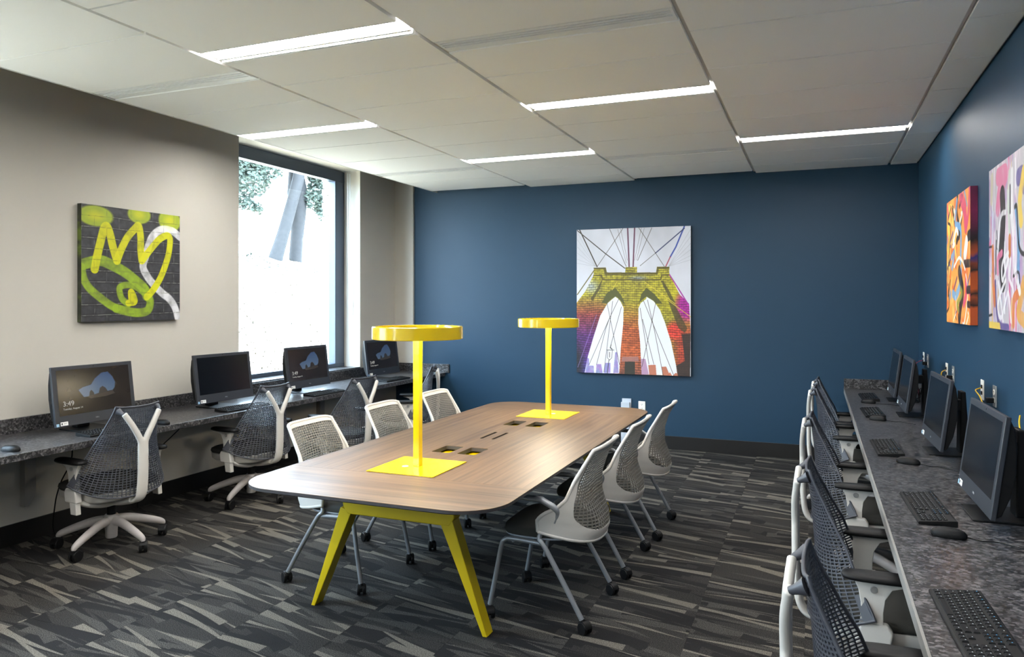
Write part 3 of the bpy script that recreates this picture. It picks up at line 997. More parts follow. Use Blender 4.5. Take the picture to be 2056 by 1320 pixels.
def make_side():
    t = thing('side_chair', 'white side chair with a perforated back', 'chair', (0, 0, 0))
    def inweb(u, v):
        if v > 0.955 or v < 0.125: return False
        lim = interp(v, [(0.125, 0.46), (0.16, 0.62), (0.22, 0.73), (0.30, 0.79), (0.42, 0.86), (0.955, 0.92)])
        return abs(u) < lim
    # white shell: everything round the web
    m = MB()
    NU, NV = 40, 36
    for i in range(NU):
        for j in range(NV):
            u0, u1 = -1 + 2 * i / NU, -1 + 2 * (i + 1) / NU
            v0, v1 = j / NV, (j + 1) / NV
            if not inweb((u0 + u1) / 2, (v0 + v1) / 2):
                m.add([side_back(u0, v0), side_back(u1, v0), side_back(u1, v1), side_back(u0, v1)], [(0, 1, 2, 3)])
    me = m.mesh('back_shell', 'white_pl', fix=False)
    bm = bmesh.new()
    bm.from_mesh(me)
    bmesh.ops.remove_doubles(bm, verts=bm.verts, dist=1e-5)
    # round the stepped opening
    inner = [v for v in bm.verts if v.is_boundary and abs(v.co.x) < 0.215 and 0.42 < v.co.z < 0.852 and not (abs(v.co.y - interp((v.co.z - 0.392 - 0.055) / 0.40, EDGE_Y)) < 0.012 and abs(v.co.x) > 0.17)]
    for _ in range(6):
        new = {}
        for v in inner:
            nb = [e.other_vert(v) for e in v.link_edges if e.is_boundary]
            if len(nb) == 2:
                new[v] = v.co * 0.5 + (nb[0].co + nb[1].co) * 0.25
        for v, c in new.items():
            v.co = c
    bm.to_mesh(me)
    bm.free()
    o = link('temporary', me)
    md = o.modifiers.new('s', 'SOLIDIFY')
    md.thickness = 0.011
    md.offset = 0
    bpy.context.view_layer.update()
    out = bake(o)
    bpy.data.objects.remove(o)
    out.shade_smooth()
    out.set_sharp_from_angle(angle=math.radians(50))
    out.name = 'back_shell'
    sh = link('back_shell', out, t)
    bd = [side_back(-1 + 2 * k / 40, 0) for k in range(41)] + [side_back(1, k / 30) for k in range(1, 31)] + [side_back(1 - 2 * k / 30, 1) for k in range(1, 31)] + [side_back(-1, 1 - k / 30) for k in range(1, 31)]
    MB().tube(bd, 0.0095, 10).build('rim', 'white_pl', sh, smooth=60)
    # web: only the part inside the opening (slightly lapped under the shell)
    def skip(u, v):
        if v > 0.975 or v < 0.105: return True
        lim = interp(v, [(0.105, 0.52), (0.16, 0.68), (0.22, 0.79), (0.30, 0.85), (0.42, 0.91), (0.975, 0.965)])
        return abs(u) >= lim
    NU, NV = 26, 32
    mb = MB()
    def SV(u, v):
        return side_back(u, v + 0.06 * math.sin(PI * v) * (1 - abs(u) ** 1.5))
    for i in range(NU):
        for j in range(NV):
            u0, u1 = -1 + 2 * i / NU, -1 + 2 * (i + 1) / NU
            v0, v1 = j / NV, (j + 1) / NV
            if skip((u0 + u1) / 2, (v0 + v1) / 2):
                continue
            sft = 0.0
            P = [SV(min(0.98, u0 + sft), v0), SV(min(0.99, u1 + sft), v0), SV(min(0.99, u1 + sft), v1), SV(min(0.98, u0 + sft), v1)]
            fu = min(0.40, 0.0052 / 2 / max(1e-4, (P[1] - P[0]).length))
            fv = min(0.40, 0.0046 / 2 / max(1e-4, (P[3] - P[0]).length))
            def B(a, b2):
                return P[0] * (1 - a) * (1 - b2) + P[1] * a * (1 - b2) + P[2] * a * b2 + P[3] * (1 - a) * b2
            mb.add(P + [B(fu, fv), B(1 - fu, fv), B(1 - fu, 1 - fv), B(fu, 1 - fv)], [(0, 1, 5, 4), (1, 2, 6, 5), (2, 3, 7, 6), (3, 0, 4, 7)])
    me2 = mb.mesh('web', 'web', fix=False)
    bm = bmesh.new()
    bm.from_mesh(me2)
    bmesh.ops.remove_doubles(bm, verts=bm.verts, dist=1e-5)
    bm.to_mesh(me2)
    bm.free()
    o = link('temporary', me2)
    md = o.modifiers.new('s', 'SOLIDIFY')
    md.thickness = 0.006
    md.offset = 0
    bpy.context.view_layer.update()
    out2 = bake(o)
    bpy.data.objects.remove(o)
    out2.shade_smooth()
    out2.set_sharp_from_angle(angle=math.radians(40))
    out2.name = 'web'
    link('web', out2, sh)
    # seat
    def seat_line(sx, sy0, sy1):
        def f(i):
            pts = []
            for k in range(48):
                a = 2 * PI * k / 48
                c, s = math.cos(a), math.sin(a)
                e = 4.5 if s > 0 else 2.3
                pts.append(((sx - i) * math.copysign(abs(c) ** (2 / e), c), ((sy1 - i) if s > 0 else (sy0 - i)) * math.copysign(abs(s) ** (2 / e), s)))
            return pts
        return f
    so = seat_line(0.228, 0.215, 0.200)
    MB().layers(so, [(0.408, 0.02), (0.413, 0.004), (0.428, 0.0), (0.446, 0.004), (0.456, 0.02), (0.460, 0.06), (0.4605, 0.12)]).build('seat', 'fabric', t, smooth=50)
    so2 = seat_line(0.222, 0.205, 0.196)
    MB().layers(so2, [(0.396, 0.03), (0.400, 0.006), (0.407, 0.0), (0.4105, 0.004)]).build('seat_pan', 'raceway', t, smooth=50)
    # tube frame: front leg, side rail and rear leg each a part
    cs = caster_mesh(0.029)
    for sx in (-1, 1):
        fl = smooth_path([(sx * 0.243, 0.236, 0.062), (sx * 0.236, 0.205, 0.22), (sx * 0.228, 0.180, 0.355), (sx * 0.224, 0.165, 0.383), (sx * 0.221, 0.135, 0.392), (sx * 0.224, 0.04, 0.390), (sx * 0.230, -0.028, 0.388)], 6)
        MB().tube(fl, 0.0115, 12).build('front_leg', 'leg', t, smooth=60)
        rl = smooth_path([(sx * 0.246, -0.238, 0.062), (sx * 0.243, -0.155, 0.205), (sx * 0.238, -0.050, 0.375), (sx * 0.232, -0.020, 0.408), (sx * 0.222, -0.030, 0.438), (sx * 0.216, -0.075, 0.47)], 6)
        MB().tube(rl, 0.0120, 12).build('rear_leg', 'leg', t, smooth=60)
        ar = smooth_path([(sx * 0.218, -0.095, 0.495), (sx * 0.224, -0.112, 0.540), (sx * 0.240, -0.102, 0.568), (sx * 0.252, -0.050, 0.600), (sx * 0.253, -0.03, 0.607), (sx * 0.250, 0.05, 0.608), (sx * 0.246, 0.15, 0.608)], 6)
        MB().tube(ar, 0.0125, 12, flat=1.3).build('arm', 'leg', t, smooth=60)
        for y in (0.240, -0.242):
            c_ = link('caster', cs, t)
            c_.location = (sx * 0.244, y, 0)
            c_.rotation_euler = (0, 0, 2.2 if y > 0 else 2.6)
    for y in (-0.02, 0.12):
        MB().tube([(-0.226, y, 0.386), (0.226, y, 0.386)], 0.010, 12).build('cross_bar', 'leg', t, smooth=60)
    return t

sc = make_side()
sc.location = (-1.26, 3.465, 0)
sc.rotation_euler = (0, 0, R90)
sc['label'] = 'white side chair at the near right end of the table, closest to the camera'
GS = 'white side chairs round the conference table'
sc['group'] = GS
dup(sc, (-1.245, 4.19, 0), R90, 'white side chair in the middle of the table\'s right side', GS)
dup(sc, (-1.215, 4.895, 0), R90, 'white side chair on the table\'s right side nearest the blue back wall', GS)
dup(sc, (-2.475, 3.455, 0), -R90, 'white side chair on the table\'s left side, nearest the camera, left of the near lamp', GS)
dup(sc, (-2.465, 4.19, 0), -R90, 'white side chair in the middle of the table\'s left side', GS)
dup(sc, (-2.455, 4.895, 0), -R90, 'white side chair on the table\'s left side, farthest from the camera', GS)
# outlines of the printed pictures, in thousandths of each canvas
HEART = [('w',75,[(1001,201),(909,150),(787,150),(695,220),(649,314),(617,416),(592,507),(637,594),(707,670),(800,748),(883,805),(944,887),(979,993)]),('g',95,[(-48,536),(52,500),(174,473),(288,510),(395,558),(492,620),(604,707),(630,773)]),('g',70,[(-1,534),(21,635),(74,715),(162,787),(253,850),(323,887)]),('g',80,[(323,887),(442,916),(553,928),(643,906),(668,828),(643,783)]),('g',60,[(592,740),(504,686),(418,678),(358,700),(358,753),(383,807),(442,850)]),('y',75,[(119,549),(140,444),(174,307),(207,189),(236,175),(265,247),(288,339),(329,465)]),('y',70,[(329,465),(370,366),(430,254),(504,170),(547,139),(567,242),(567,353),(579,451)]),('y',65,[(592,440),(668,347),(760,249),(841,202),(883,217),(883,297),(862,403),(814,530),(760,635),(682,738),(630,783)]),('y',60,[(442,839),(504,828),(492,774),(467,741),(473,828)])]
BLOBS = [('y',130,92,150,75),('y',553,34,110,70),('y',883,55,115,90)]
BR = {'tower': [(153,321),(158,266),(265,266),(274,301),(439,303),(440,266),(542,267),(542,304),(707,306),(715,267),(821,269),(818,307),(828,328),(905,454),(985,517),(997,690),(992,1000),(-2,999),(0,509),(75,434)],'arch1': [(350,469),(327,483),(282,513),(215,600),(152,752),(101,887),(72,1001),(385,997),(399,826),(421,654),(424,547),(399,504),(376,483)],'arch2': [(624,470),(623,483),(574,513),(555,547),(553,653),(569,780),(582,997),(888,999),(877,933),(835,775),(783,643),(741,559),(687,500),(655,484)],'int1': [(350,406),(274,444),(229,511),(274,518),(317,482),(360,469),(398,494),(419,517),(435,517),(404,461)],'int2': [(624,408),(579,453),(558,517),(579,494),(626,470),(684,498),(704,517),(762,517),(694,453)],'edgeL': [(225,359),(235,355),(208,418),(147,498),(125,486),(174,427)],'edgeR': [(746,360),(767,360),(823,437),(874,517),(843,511),(792,437)],'edgeR2': [(804,484),(856,509),(971,682),(950,708),(898,683),(841,567)],'corn1': [(153,266),(265,266),(274,301),(707,306),(715,267),(821,269),(818,283),(730,284),(720,321),(257,318),(246,280),(158,278)],'corn2': [(147,319),(229,313),(241,345),(741,350),(751,319),(823,319),(823,328),(762,329),(749,360),(233,355),(219,326),(153,325)],'door': [(435,914),(525,912),(525,999),(432,1000)],'lintel': [(410,881),(553,877),(558,911),(405,915)],'darkR': [(924,720),(997,715),(994,1000),(893,999),(877,933),(950,898)],'bl': [[(78,1001),(98,896),(112,900),(118,996)],[(101,951),(155,949),(158,999),(92,1001)],[(181,938),(223,936),(237,997),(175,999)],[(259,927),(307,926),(307,995),(248,996)],[(349,852),(368,852),(380,995),(332,996)]],'br': [[(577,892),(615,891),(645,998),(582,1000)],[(639,933),(703,929),(711,1000),(649,1002)],[(754,942),(793,939),(825,999),(762,1001)],[(825,976),(846,1001),(793,1002)],[(872,979),(888,983),(888,999),(846,1001)]]}
LN = [('d',9,[(27,1),(186,260)]),('d',7,[(5,4),(263,171),(435,274)]),('d',4,[(186,260),(344,85),(419,-1)]),('d',4,[(298,-2),(344,81),(447,262)]),('p',12,[(460,1),(473,266)]),('p',12,[(521,0),(508,267)]),('b',12,[(945,3),(874,138),(828,202)]),('r',9,[(828,202),(788,269)]),('n',9,[(945,15),(702,175)]),('d',4,[(702,175),(569,259)]),('d',4,[(558,1),(626,83),(702,175),(777,266)]),('d',4,[(670,3),(626,83),(548,222)]),('d',2,[(372,6),(447,237)]),('d',2,[(398,3),(457,220)]),('d',2,[(605,4),(537,221)]),('d',2,[(579,2),(521,221)]),('f',2,[(5,17),(174,258)]),('f',2,[(998,21),(813,267)]),('f',2,[(5,68),(174,258)]),('f',2,[(998,69),(813,267)]),('f',2,[(5,119),(174,258)]),('f',2,[(998,117),(813,267)]),('f',2,[(5,162),(174,258)]),('f',2,[(998,157),(813,267)]),('f',2,[(5,205),(174,258)]),('f',2,[(998,197),(813,267)]),('f',2,[(5,234),(174,258)]),('f',2,[(998,225),(813,267)]),('o',9,[(161,283),(5,453)]),('m',10,[(823,324),(975,517)]),('y',5,[(366,365),(322,423)]),('y',6,[(611,371),(869,517)]),('y',6,[(793,484),(997,604)]),('d',4,[(276,513),(327,706),(388,936)]),('d',4,[(382,483),(299,616),(112,944)]),('d',4,[(299,616),(265,690),(181,942)]),('d',4,[(327,500),(248,992)]),('d',4,[(405,539),(305,818)]),('d',4,[(703,513),(671,635),(585,945)]),('d',4,[(596,492),(671,635),(856,996)]),('d',4,[(692,693),(767,999)]),('d',4,[(590,623),(687,925)]),('d',4,[(633,492),(692,693)]),('d',4,[(569,547),(645,926)]),('v',4,[(181,595),(9,964)]),('d',5,[(274,838),(338,837)]),('d',8,[(305,823),(310,823),(321,831)]),('d',4,[(282,840),(279,892),(299,907),(318,891),(324,840)]),('d',6,[(299,853),(299,887)]),('d',6,[(293,907),(279,996)]),('d',4,[(314,799),(307,823)])]
ART1 = [('y',60,[(109,48),(172,141),(78,195),(141,329),(78,410)]),('k',22,[(202,60),(46,160),(184,216),(109,412),(46,688)]),('k',60,[(493,5),(465,122),(574,283),(465,354)]),('b',60,[(465,41),(409,207),(628,278),(628,524)]),('w',40,[(304,352),(437,261),(519,299)]),('m',120,[(628,23),(782,131),(832,260)]),('b',30,[(782,6),(881,123)]),('m',60,[(977,24),(905,220),(832,297)]),('k',80,[(929,353),(1033,343)]),('W',110,[(856,394),(808,476)]),('k',60,[(782,547),(1033,554)]),('b',50,[(232,472),(350,438),(263,557)]),('w',26,[(350,550),(547,490),(706,528),(808,590)]),('b',70,[(601,601),(628,681),(437,782),(292,765)]),('k',110,[(574,601),(706,751),(628,857),(574,956)]),('G',50,[(628,730),(680,770),(493,849),(547,898)]),('w',22,[(832,629),(905,735),(881,838),(782,982),(706,993)]),('m',60,[(832,686),(856,762),(757,848)]),('w',16,[(409,787),(437,900),(321,983)]),('k',24,[(78,688),(109,860),(15,914)]),('m',40,[(953,755),(1000,787)]),('k',60,[(881,744),(1033,741)]),('k',50,[(905,848),(1033,856)]),('v',30,[(1069,565),(905,706)])]
ART2 = [('t',60,[(83,50),(65,201)]),('l',50,[(100,286),(83,485),(28,644)]),('p',110,[(238,74),(432,82),(288,167),(238,262)]),('k',120,[(352,200),(368,354),(321,579),(368,718)]),('g',40,[(522,91),(493,219),(522,443)]),('w',60,[(580,100),(566,301),(610,450)]),('k',26,[(537,173),(537,320)]),('b',46,[(660,306),(693,402),(721,530),(707,643)]),('k',26,[(643,304),(688,316),(721,502),(774,562),(837,580)]),('k',18,[(610,689),(721,671),(748,728),(693,741),(693,691)]),('o',60,[(528,473),(528,553)]),('w',34,[(432,308),(337,312),(272,383),(238,496)]),('w',34,[(493,551),(368,597),(337,656),(368,703),(493,588)]),('p',46,[(337,541),(238,574),(238,653)]),('w',30,[(255,715),(305,809),(368,947)]),('w',30,[(432,705),(272,809),(238,887),(337,924),(493,781),(551,942)]),('w',30,[(551,592),(522,700),(610,775),(580,948)]),('v',40,[(171,713),(188,840),(272,964),(493,981)]),('o',60,[(748,783),(638,811),(610,868),(610,955)]),('O',80,[(826,730),(774,818),(721,896),(837,935)]),('k',14,[(-1,483),(100,487)]),('o',60,[(100,502),(118,696),(152,840)]),('v',100,[(721,151),(800,150),(837,211)]),('y',80,[(826,142),(748,288),(774,396)]),('p',26,[(46,450),(-1,471)]),('w',50,[(610,494),(638,639),(748,777)]),('k',14,[(-16,923),(83,913)]),('y',60,[(272,988),(-9,988)])]
# ------------------------------------------------------------------ flat prints (drawn in code)
def canvas_image(name, w, h, bgcol):
    return np.ones((h, w, 3)) * np.array(bgcol) / 255.0
def fill_poly(img, pts, col, alpha=1.0, soft=0):
    h, w, _ = img.shape
    P = [(x * w / 1000, y * h / 1000) for x, y in pts]
    yy, xx = np.mgrid[0:h, 0:w]
    ins = np.zeros((h, w), bool)
    n = len(P)
    for i in range(n):
        (x0, y0), (x1, y1) = P[i], P[(i + 1) % n]
        if y0 == y1: continue
        c = ((yy >= min(y0, y1)) & (yy < max(y0, y1)))
        xi = x0 + (yy - y0) * (x1 - x0) / (y1 - y0)
        ins ^= (c & (xx < xi))
    a = ins.astype(float)
    for _ in range(soft):
        a = (a + np.roll(a, 1, 0) + np.roll(a, -1, 0) + np.roll(a, 1, 1) + np.roll(a, -1, 1)) / 5
    a = (a * alpha)[..., None]
    if callable(col):
        col = col(xx / w, yy / h)
    else:
        col = np.array(col) / 255.0
    img[:] = img * (1 - a) + col * a
def stroke(img, pts, width, col, alpha=1.0, soft=1.5, smooth=True, tex=None):
    h, w, _ = img.shape
    Q = [(x * w / 1000, y * h / 1000, 0) for x, y in pts]
    if smooth and len(Q) > 2:
        Q = [tuple(p) for p in smooth_path(Q, 6)]
    r = width * w / 1000 / 2
    yy, xx = np.mgrid[0:h, 0:w].astype(float)
    d = np.full((h, w), 1e9)
    for (x0, y0, _), (x1, y1, _) in zip(Q, Q[1:]):
        bx0, bx1 = int(max(0, min(x0, x1) - r - 6)), int(min(w, max(x0, x1) + r + 7))
        by0, by1 = int(max(0, min(y0, y1) - r - 6)), int(min(h, max(y0, y1) + r + 7))
        if bx1 <= bx0 or by1 <= by0: continue
        X, Y = xx[by0:by1, bx0:bx1], yy[by0:by1, bx0:bx1]
        L2 = (x1 - x0) ** 2 + (y1 - y0) ** 2 + 1e-9
        t = np.clip(((X - x0) * (x1 - x0) + (Y - y0) * (y1 - y0)) / L2, 0, 1)
        dd = np.hypot(X - x0 - t * (x1 - x0), Y - y0 - t * (y1 - y0))
        d[by0:by1, bx0:bx1] = np.minimum(d[by0:by1, bx0:bx1], dd)
    a = np.clip((r - d) / soft + 0.5, 0, 1) * alpha
    if tex is not None: a = a * tex
    img[:] = img * (1 - a[..., None]) + np.array(col) / 255.0 * a[..., None]
def fbm(w, h, sx, sy, seed, octv=4):
    rng = np.random.default_rng(seed)
    out = np.zeros((h, w))
    amp = 1.0
    for o in range(octv):
        gx, gy = int(sx * 2 ** o) + 2, int(sy * 2 ** o) + 2
        g = rng.random((gy, gx))
        X = np.linspace(0, gx - 1.001, w)
        Y = np.linspace(0, gy - 1.001, h)
        xi, yi = X.astype(int), Y.astype(int)
        fx, fy = (X - xi)[None, :], (Y - yi)[:, None]
        fx, fy = fx * fx * (3 - 2 * fx), fy * fy * (3 - 2 * fy)
        a = g[np.ix_(yi, xi)] * (1 - fx) + g[np.ix_(yi, xi + 1)] * fx
        b2 = g[np.ix_(yi + 1, xi)] * (1 - fx) + g[np.ix_(yi + 1, xi + 1)] * fx
        out += amp * (a * (1 - fy) + b2 * fy)
        amp *= 0.5
    return (out - out.min()) / (out.max() - out.min())
def print_mat(name, img, rough=0.55, emit=0.0):
    h, w, _ = img.shape
    im = bpy.data.images.new(name, w, h)
    px = np.ones((h, w, 4), np.float32)
    px[..., :3] = np.clip(img[::-1], 0, 1)
    im.pixels.foreach_set(px.ravel())
    im.pack()
    m, nt, b = new_mat(name)
    tx = N(nt, 'ShaderNodeTexImage')
    tx.image = im
    tx.extension = 'EXTEND'
    nt.links.new(tx.outputs[0], b.inputs['Base Color'])
    b.inputs['Roughness'].default_value = rough
    if emit:
        nt.links.new(tx.outputs[0], b.inputs['Emission Color'])
        b.inputs['Emission Strength'].default_value = emit
    M[name] = m

# crown and heart on black bricks
W = 520
im = canvas_image('a', W, W, (52, 52, 56))
nz = fbm(W, W, 24, 24, 1)
im *= (0.72 + 0.55 * nz)[..., None]
yy, xx = np.mgrid[0:W, 0:W] / W
rows = 10.6
wob = 0.010 * (fbm(W, W, 6, 6, 2) - 0.5)
ry = (yy + wob + 0.012 * xx) * rows
fr = np.abs(ry - np.round(ry))
off = np.where(np.floor(ry + 0.0).astype(int) % 2 == 0, 0.0, 0.5)
cx_ = xx * 4.3 + off + wob * 4
fc = np.abs(cx_ - np.round(cx_))
joint = np.clip((0.055 - fr) / 0.03, 0, 1) + np.clip((0.018 - fc) / 0.012, 0, 1) * 0.8
jn = fbm(W, W, 30, 30, 3)
a = np.clip(joint, 0, 1) * np.where(jn > 0.56, 0.75, 0.25)
im = im * (1 - a[..., None]) + np.array([0.62, 0.63, 0.62]) * a[..., None]
a = np.clip((0.10 - np.abs(fr - 0.10)) / 0.05 - 0.9, 0, 1) * 0.4
im *= (1 - a)[..., None]
BC = {'w': (236, 236, 238), 'g': (150, 180, 36), 'y': (208, 206, 14)}
tex = 0.62 + 0.5 * fbm(W, W, 18, 18, 5)
tex = np.clip(tex, 0, 1)
for (k, x, y, rx, ry_) in BLOBS:
    dd = np.hypot((xx * 1000 - x) / (rx * 1.05), (yy * 1000 - y) / (ry_ * 1.15))
    a = np.clip((1.12 - dd) / 0.18, 0, 1) * (0.70 + 0.3 * tex)
    im = im * (1 - a[..., None]) + np.array((160, 176, 44)) / 255 * a[..., None]
    a = np.clip((0.7 - dd) / 0.5, 0, 1) * 0.7
    im = im * (1 - a[..., None]) + np.array((206, 204, 30)) / 255 * a[..., None]
for (k, wd, pts) in HEART:
    stroke(im, pts, wd, BC[k], 0.94, 5 if k != 'y' else 3, tex=np.clip(tex + (0.1 if k == 'y' else -0.02), 0, 1))
a = np.clip(joint, 0, 1) * np.where(jn > 0.5, 0.35, 0.12)
im = im * (1 - a[..., None]) + np.array([0.25, 0.27, 0.2]) * a[..., None]
print_mat('print_heart', im)

# bridge tower in bright colours
WB, HB = 560, 704
im = canvas_image('b', WB, HB, (206, 206, 214))
im *= (0.93 + 0.12 * fbm(WB, HB, 4, 4, 11))[..., None]
LC = {'d': (62, 52, 42), 'p': (84, 34, 56), 'b': (40, 60, 150), 'r': (150, 40, 60), 'n': (40, 46, 84), 'f': (150, 150, 156), 'o': (96, 84, 36), 'm': (150, 40, 140), 'y': (206, 184, 60), 'v': (140, 120, 180)}
def towercol(u, v):
    h, w = u.shape
    n1, n2 = fbm(w, h, 5, 6, 21), fbm(w, h, 4, 5, 22)
    base = np.stack([150 + 40 * n1, 138 + 40 * n1, 26 + 30 * n2], -1)
    def blend(mask, col):
        nonlocal base
        m_ = np.clip(mask, 0, 1)[..., None]
        base = base * (1 - m_) + np.array(col) * m_
    blend((v - 0.50) * 5 * (u > 0.3) * (u < 0.62) * (0.4 + n2), (186, 92, 48))
    blend((v - 0.46) * 7 * np.clip((0.40 - u) * 6, 0, 1), (150, 62, 56))
    blend((v - 0.58) * 6 * np.clip((0.36 - u) * 8, 0, 1), (94, 44, 116))
    blend((v - 0.86) * 7 * np.clip((0.34 - u) * 8, 0, 1) * (0.5 + n1), (66, 70, 160))
    blend(np.clip(1.3 - np.hypot((u - 0.97) / 0.09, (v - 0.53) / 0.10), 0, 1) * 1.6, (176, 30, 150))
    blend(np.clip((u - 0.80) * 9, 0, 1) * np.clip((v - 0.60) * 8, 0, 1), (176, 66, 44))
    blend(np.clip(1.3 - np.hypot((u - 0.86) / 0.07, (v - 0.70) / 0.06), 0, 1) * 1.4, (226, 66, 50))
    blend(np.clip(1.2 - np.hypot((u - 0.14) / 0.08, (v - 0.40) / 0.05), 0, 1) * n1 * 1.6, (176, 186, 214))
    blend(np.clip(1.2 - np.hypot((u - 0.55) / 0.09, (v - 0.345) / 0.02), 0, 1) * 0.9, (150, 156, 170))
    blend(np.clip((0.09 - u) * 14, 0, 1) * np.clip((v - 0.72) * 6, 0, 1), (38, 36, 44))
    blend(np.clip((v - 0.88) * 8, 0, 1) * (u > 0.36) * (u < 0.60), (132, 78, 62))
    # masonry courses
    ry = v * 62 + (fbm(w, h, 8, 8, 23) - 0.5) * 0.9
    fr_ = np.abs(ry - np.round(ry))
    cxx = u * 26 + 0.5 * (np.floor(ry) % 2)
    fc_ = np.abs(cxx - np.round(cxx))
    jj = np.clip((0.16 - fr_) / 0.1, 0, 1) * 0.55 + np.clip((0.08 - fc_) / 0.05, 0, 1) * 0.3
    base = base * (1 - np.clip(jj * (0.3 + n2), 0, 1)[..., None])
    base = base * (0.74 + 0.5 * fbm(w, h, 40, 60, 24))[..., None]
    return np.clip(base, 0, 255) / 255
for k, wd, pts in LN[:2] + [l for l in LN if l[0] in 'dpbrnf' and l[2][0][1] < 300]:
    stroke(im, pts, wd, LC[k], 0.85, 1.2, smooth=False)
fill_poly(im, BR['tower'], towercol)
dark = (58, 52, 22)
fill_poly(im, BR['darkR'], (34, 34, 30), 0.85, 2)
for k in ('edgeL', 'edgeR', 'edgeR2'):
    fill_poly(im, BR[k], dark, 0.72, 1)
for k in ('corn1', 'corn2'):
    fill_poly(im, BR[k], (70, 62, 20), 0.75, 1)
for k in ('int1', 'int2'):
    fill_poly(im, BR[k], (74, 76, 32), 0.95, 1)
for k in ('arch1', 'arch2'):
    fill_poly(im, BR[k], (222, 223, 230), 1.0, 1)
for q in BR['bl']:
    fill_poly(im, q, lambda u, v: np.stack([110 + 60 * fbm(u.shape[1], u.shape[0], 40, 40, 31), 104 + 50 * fbm(u.shape[1], u.shape[0], 40, 40, 32), 180 + 0 * u], -1) / 255, 0.9)
for qi, q in enumerate(BR['br']):
    fill_poly(im, q, (170, 130, 160) if qi == 0 else (176, 98, 70), 0.9)
fill_poly(im, BR['lintel'], (150, 110, 112), 0.75, 1)
fill_poly(im, BR['door'], (42, 42, 34), 0.95, 1)
for k, wd, pts in LN:
    if k in 'omyv' or (k == 'd' and pts[0][1] >= 300):
        stroke(im, pts, wd, LC[k], 0.9, 1.2, smooth=False)
print_mat('print_bridge', im)

# two bright abstract graffiti prints
AC = {'y': (238, 200, 80), 'k': (36, 28, 28), 'b': (110, 160, 205), 'w': (240, 236, 236), 'm': (206, 70, 110), 'W': (244, 238, 236), 'G': (150, 150, 60), 'v': (96, 80, 140), 't': (205, 190, 160), 'l': (206, 206, 226), 'p': (226, 120, 156), 'g': (206, 214, 196), 'o': (222, 120, 60), 'O': (222, 160, 70)}
def abstract(name, strokes, bgc, seed, vertical):
    S_ = 480
    im = canvas_image(name, S_, S_, bgc)
    n = fbm(S_, S_, 26 if vertical else 6, 3 if vertical else 6, seed)
    n2 = fbm(S_, S_, 8, 5, seed + 1)
    alt = np.array((236, 214, 226) if vertical else (214, 96, 40)) / 255
    a = np.clip((n - 0.48) * 4, 0, 0.85)[..., None]
    im = im * (1 - a) + alt * a
    alt2 = np.array((178, 140, 186) if vertical else (240, 196, 110)) / 255
    a = np.clip((n2 - 0.58) * 5, 0, 0.7)[..., None]
    im = im * (1 - a) + alt2 * a
    if vertical:
        rg = random.Random(seed)
        pal = [(228, 90, 140), (40, 34, 40), (246, 244, 246), (240, 190, 90), (120, 170, 214), (150, 110, 180), (250, 250, 250), (214, 150, 190)]
        for _ in range(46):
            x = rg.randrange(0, 1000)
            y = rg.randrange(-100, 900)
            L_ = rg.randrange(80, 420)
            stroke(im, [(x, y), (x + rg.randint(-14, 14), y + L_ // 2), (x + rg.randint(-20, 20), y + L_)], rg.uniform(6, 26), rg.choice(pal), 0.85, 3)
    else:
        rg = random.Random(seed)
        pal = [(30, 24, 26), (246, 240, 232), (200, 60, 110), (110, 150, 200), (250, 214, 110), (206, 80, 36), (250, 170, 80), (90, 60, 110)]
        for _ in range(34):
            x, y = rg.randrange(0, 1000), rg.randrange(0, 1000)
            stroke(im, [(x, y), (x + rg.randint(-90, 90), y + rg.randint(-60, 60)), (x + rg.randint(-150, 150), y + rg.randint(-150, 150))], rg.uniform(8, 40), rg.choice(pal), 0.85, 4)
    tx = np.clip(0.55 + 0.8 * fbm(S_, S_, 20, 12, seed + 2), 0, 1)
    for k, wd, pts in strokes:
        stroke(im, pts, wd, AC[k], 0.95, 4, tex=tx)
    yy, xx = np.mgrid[0:S_, 0:S_] / S_
    return im, xx, yy
im, xx, yy = abstract('c', ART1, (232, 150, 66), 41, False)
print_mat('print_orange', im)
im, xx, yy = abstract('d', ART2, (196, 188, 194), 51, True)
print_mat('print_pink', im * 0.86)

def painting(name, label, w, h, d, front, side, loc, rz):
    """local: width along x, front towards -y, origin at the lower back centre"""
    t = thing(name, label, 'picture', loc, rz)
    me = bpy.data.meshes.new('print')
    me.from_pydata([(-w / 2, -d, 0), (w / 2, -d, 0), (w / 2, -d, h), (-w / 2, -d, h)], [], [(0, 1, 2, 3)])
    uv = me.uv_layers.new(name='UVMap')
    for i, c_ in enumerate(((0, 0), (1, 0), (1, 1), (0, 1))):
        uv.data[i].uv = c_
    me.materials.append(M[front])
    link('print', me, t)
    MB().box(-w / 2, w / 2, -d + 0.0004, -0.001, 0, h).build('canvas_edge', side, t)
    return t

def side_mat(name, stops, scale):
    m, nt, b = new_mat(name)
    tc = N(nt, 'ShaderNodeTexCoord')
    n1 = N(nt, 'ShaderNodeTexNoise')
    n1.inputs['Scale'].default_value = 1.0
    n1.inputs['Detail'].default_value = 4
    mp = N(nt, 'ShaderNodeMapping')
    mp.inputs['Scale'].default_value = scale
    nt.links.new(tc.outputs['Object'], mp.inputs[0])
    nt.links.new(mp.outputs[0], n1.inputs['Vector'])
    r = ramp(nt, [(p, lin(c)) for p, c in stops])
    nt.links.new(n1.outputs['Fac'], r.inputs[0])
    nt.links.new(r.outputs[0], b.inputs['Base Color'])
    b.inputs['Roughness'].default_value = 0.6
    M[name] = m
side_mat('side_green', [(0.35, (34, 35, 34)), (0.5, (56, 60, 44)), (0.62, (104, 124, 44))], (3, 3, 7))
side_mat('side_dark', [(0.4, (30, 30, 32)), (0.7, (52, 50, 54))], (4, 4, 4))
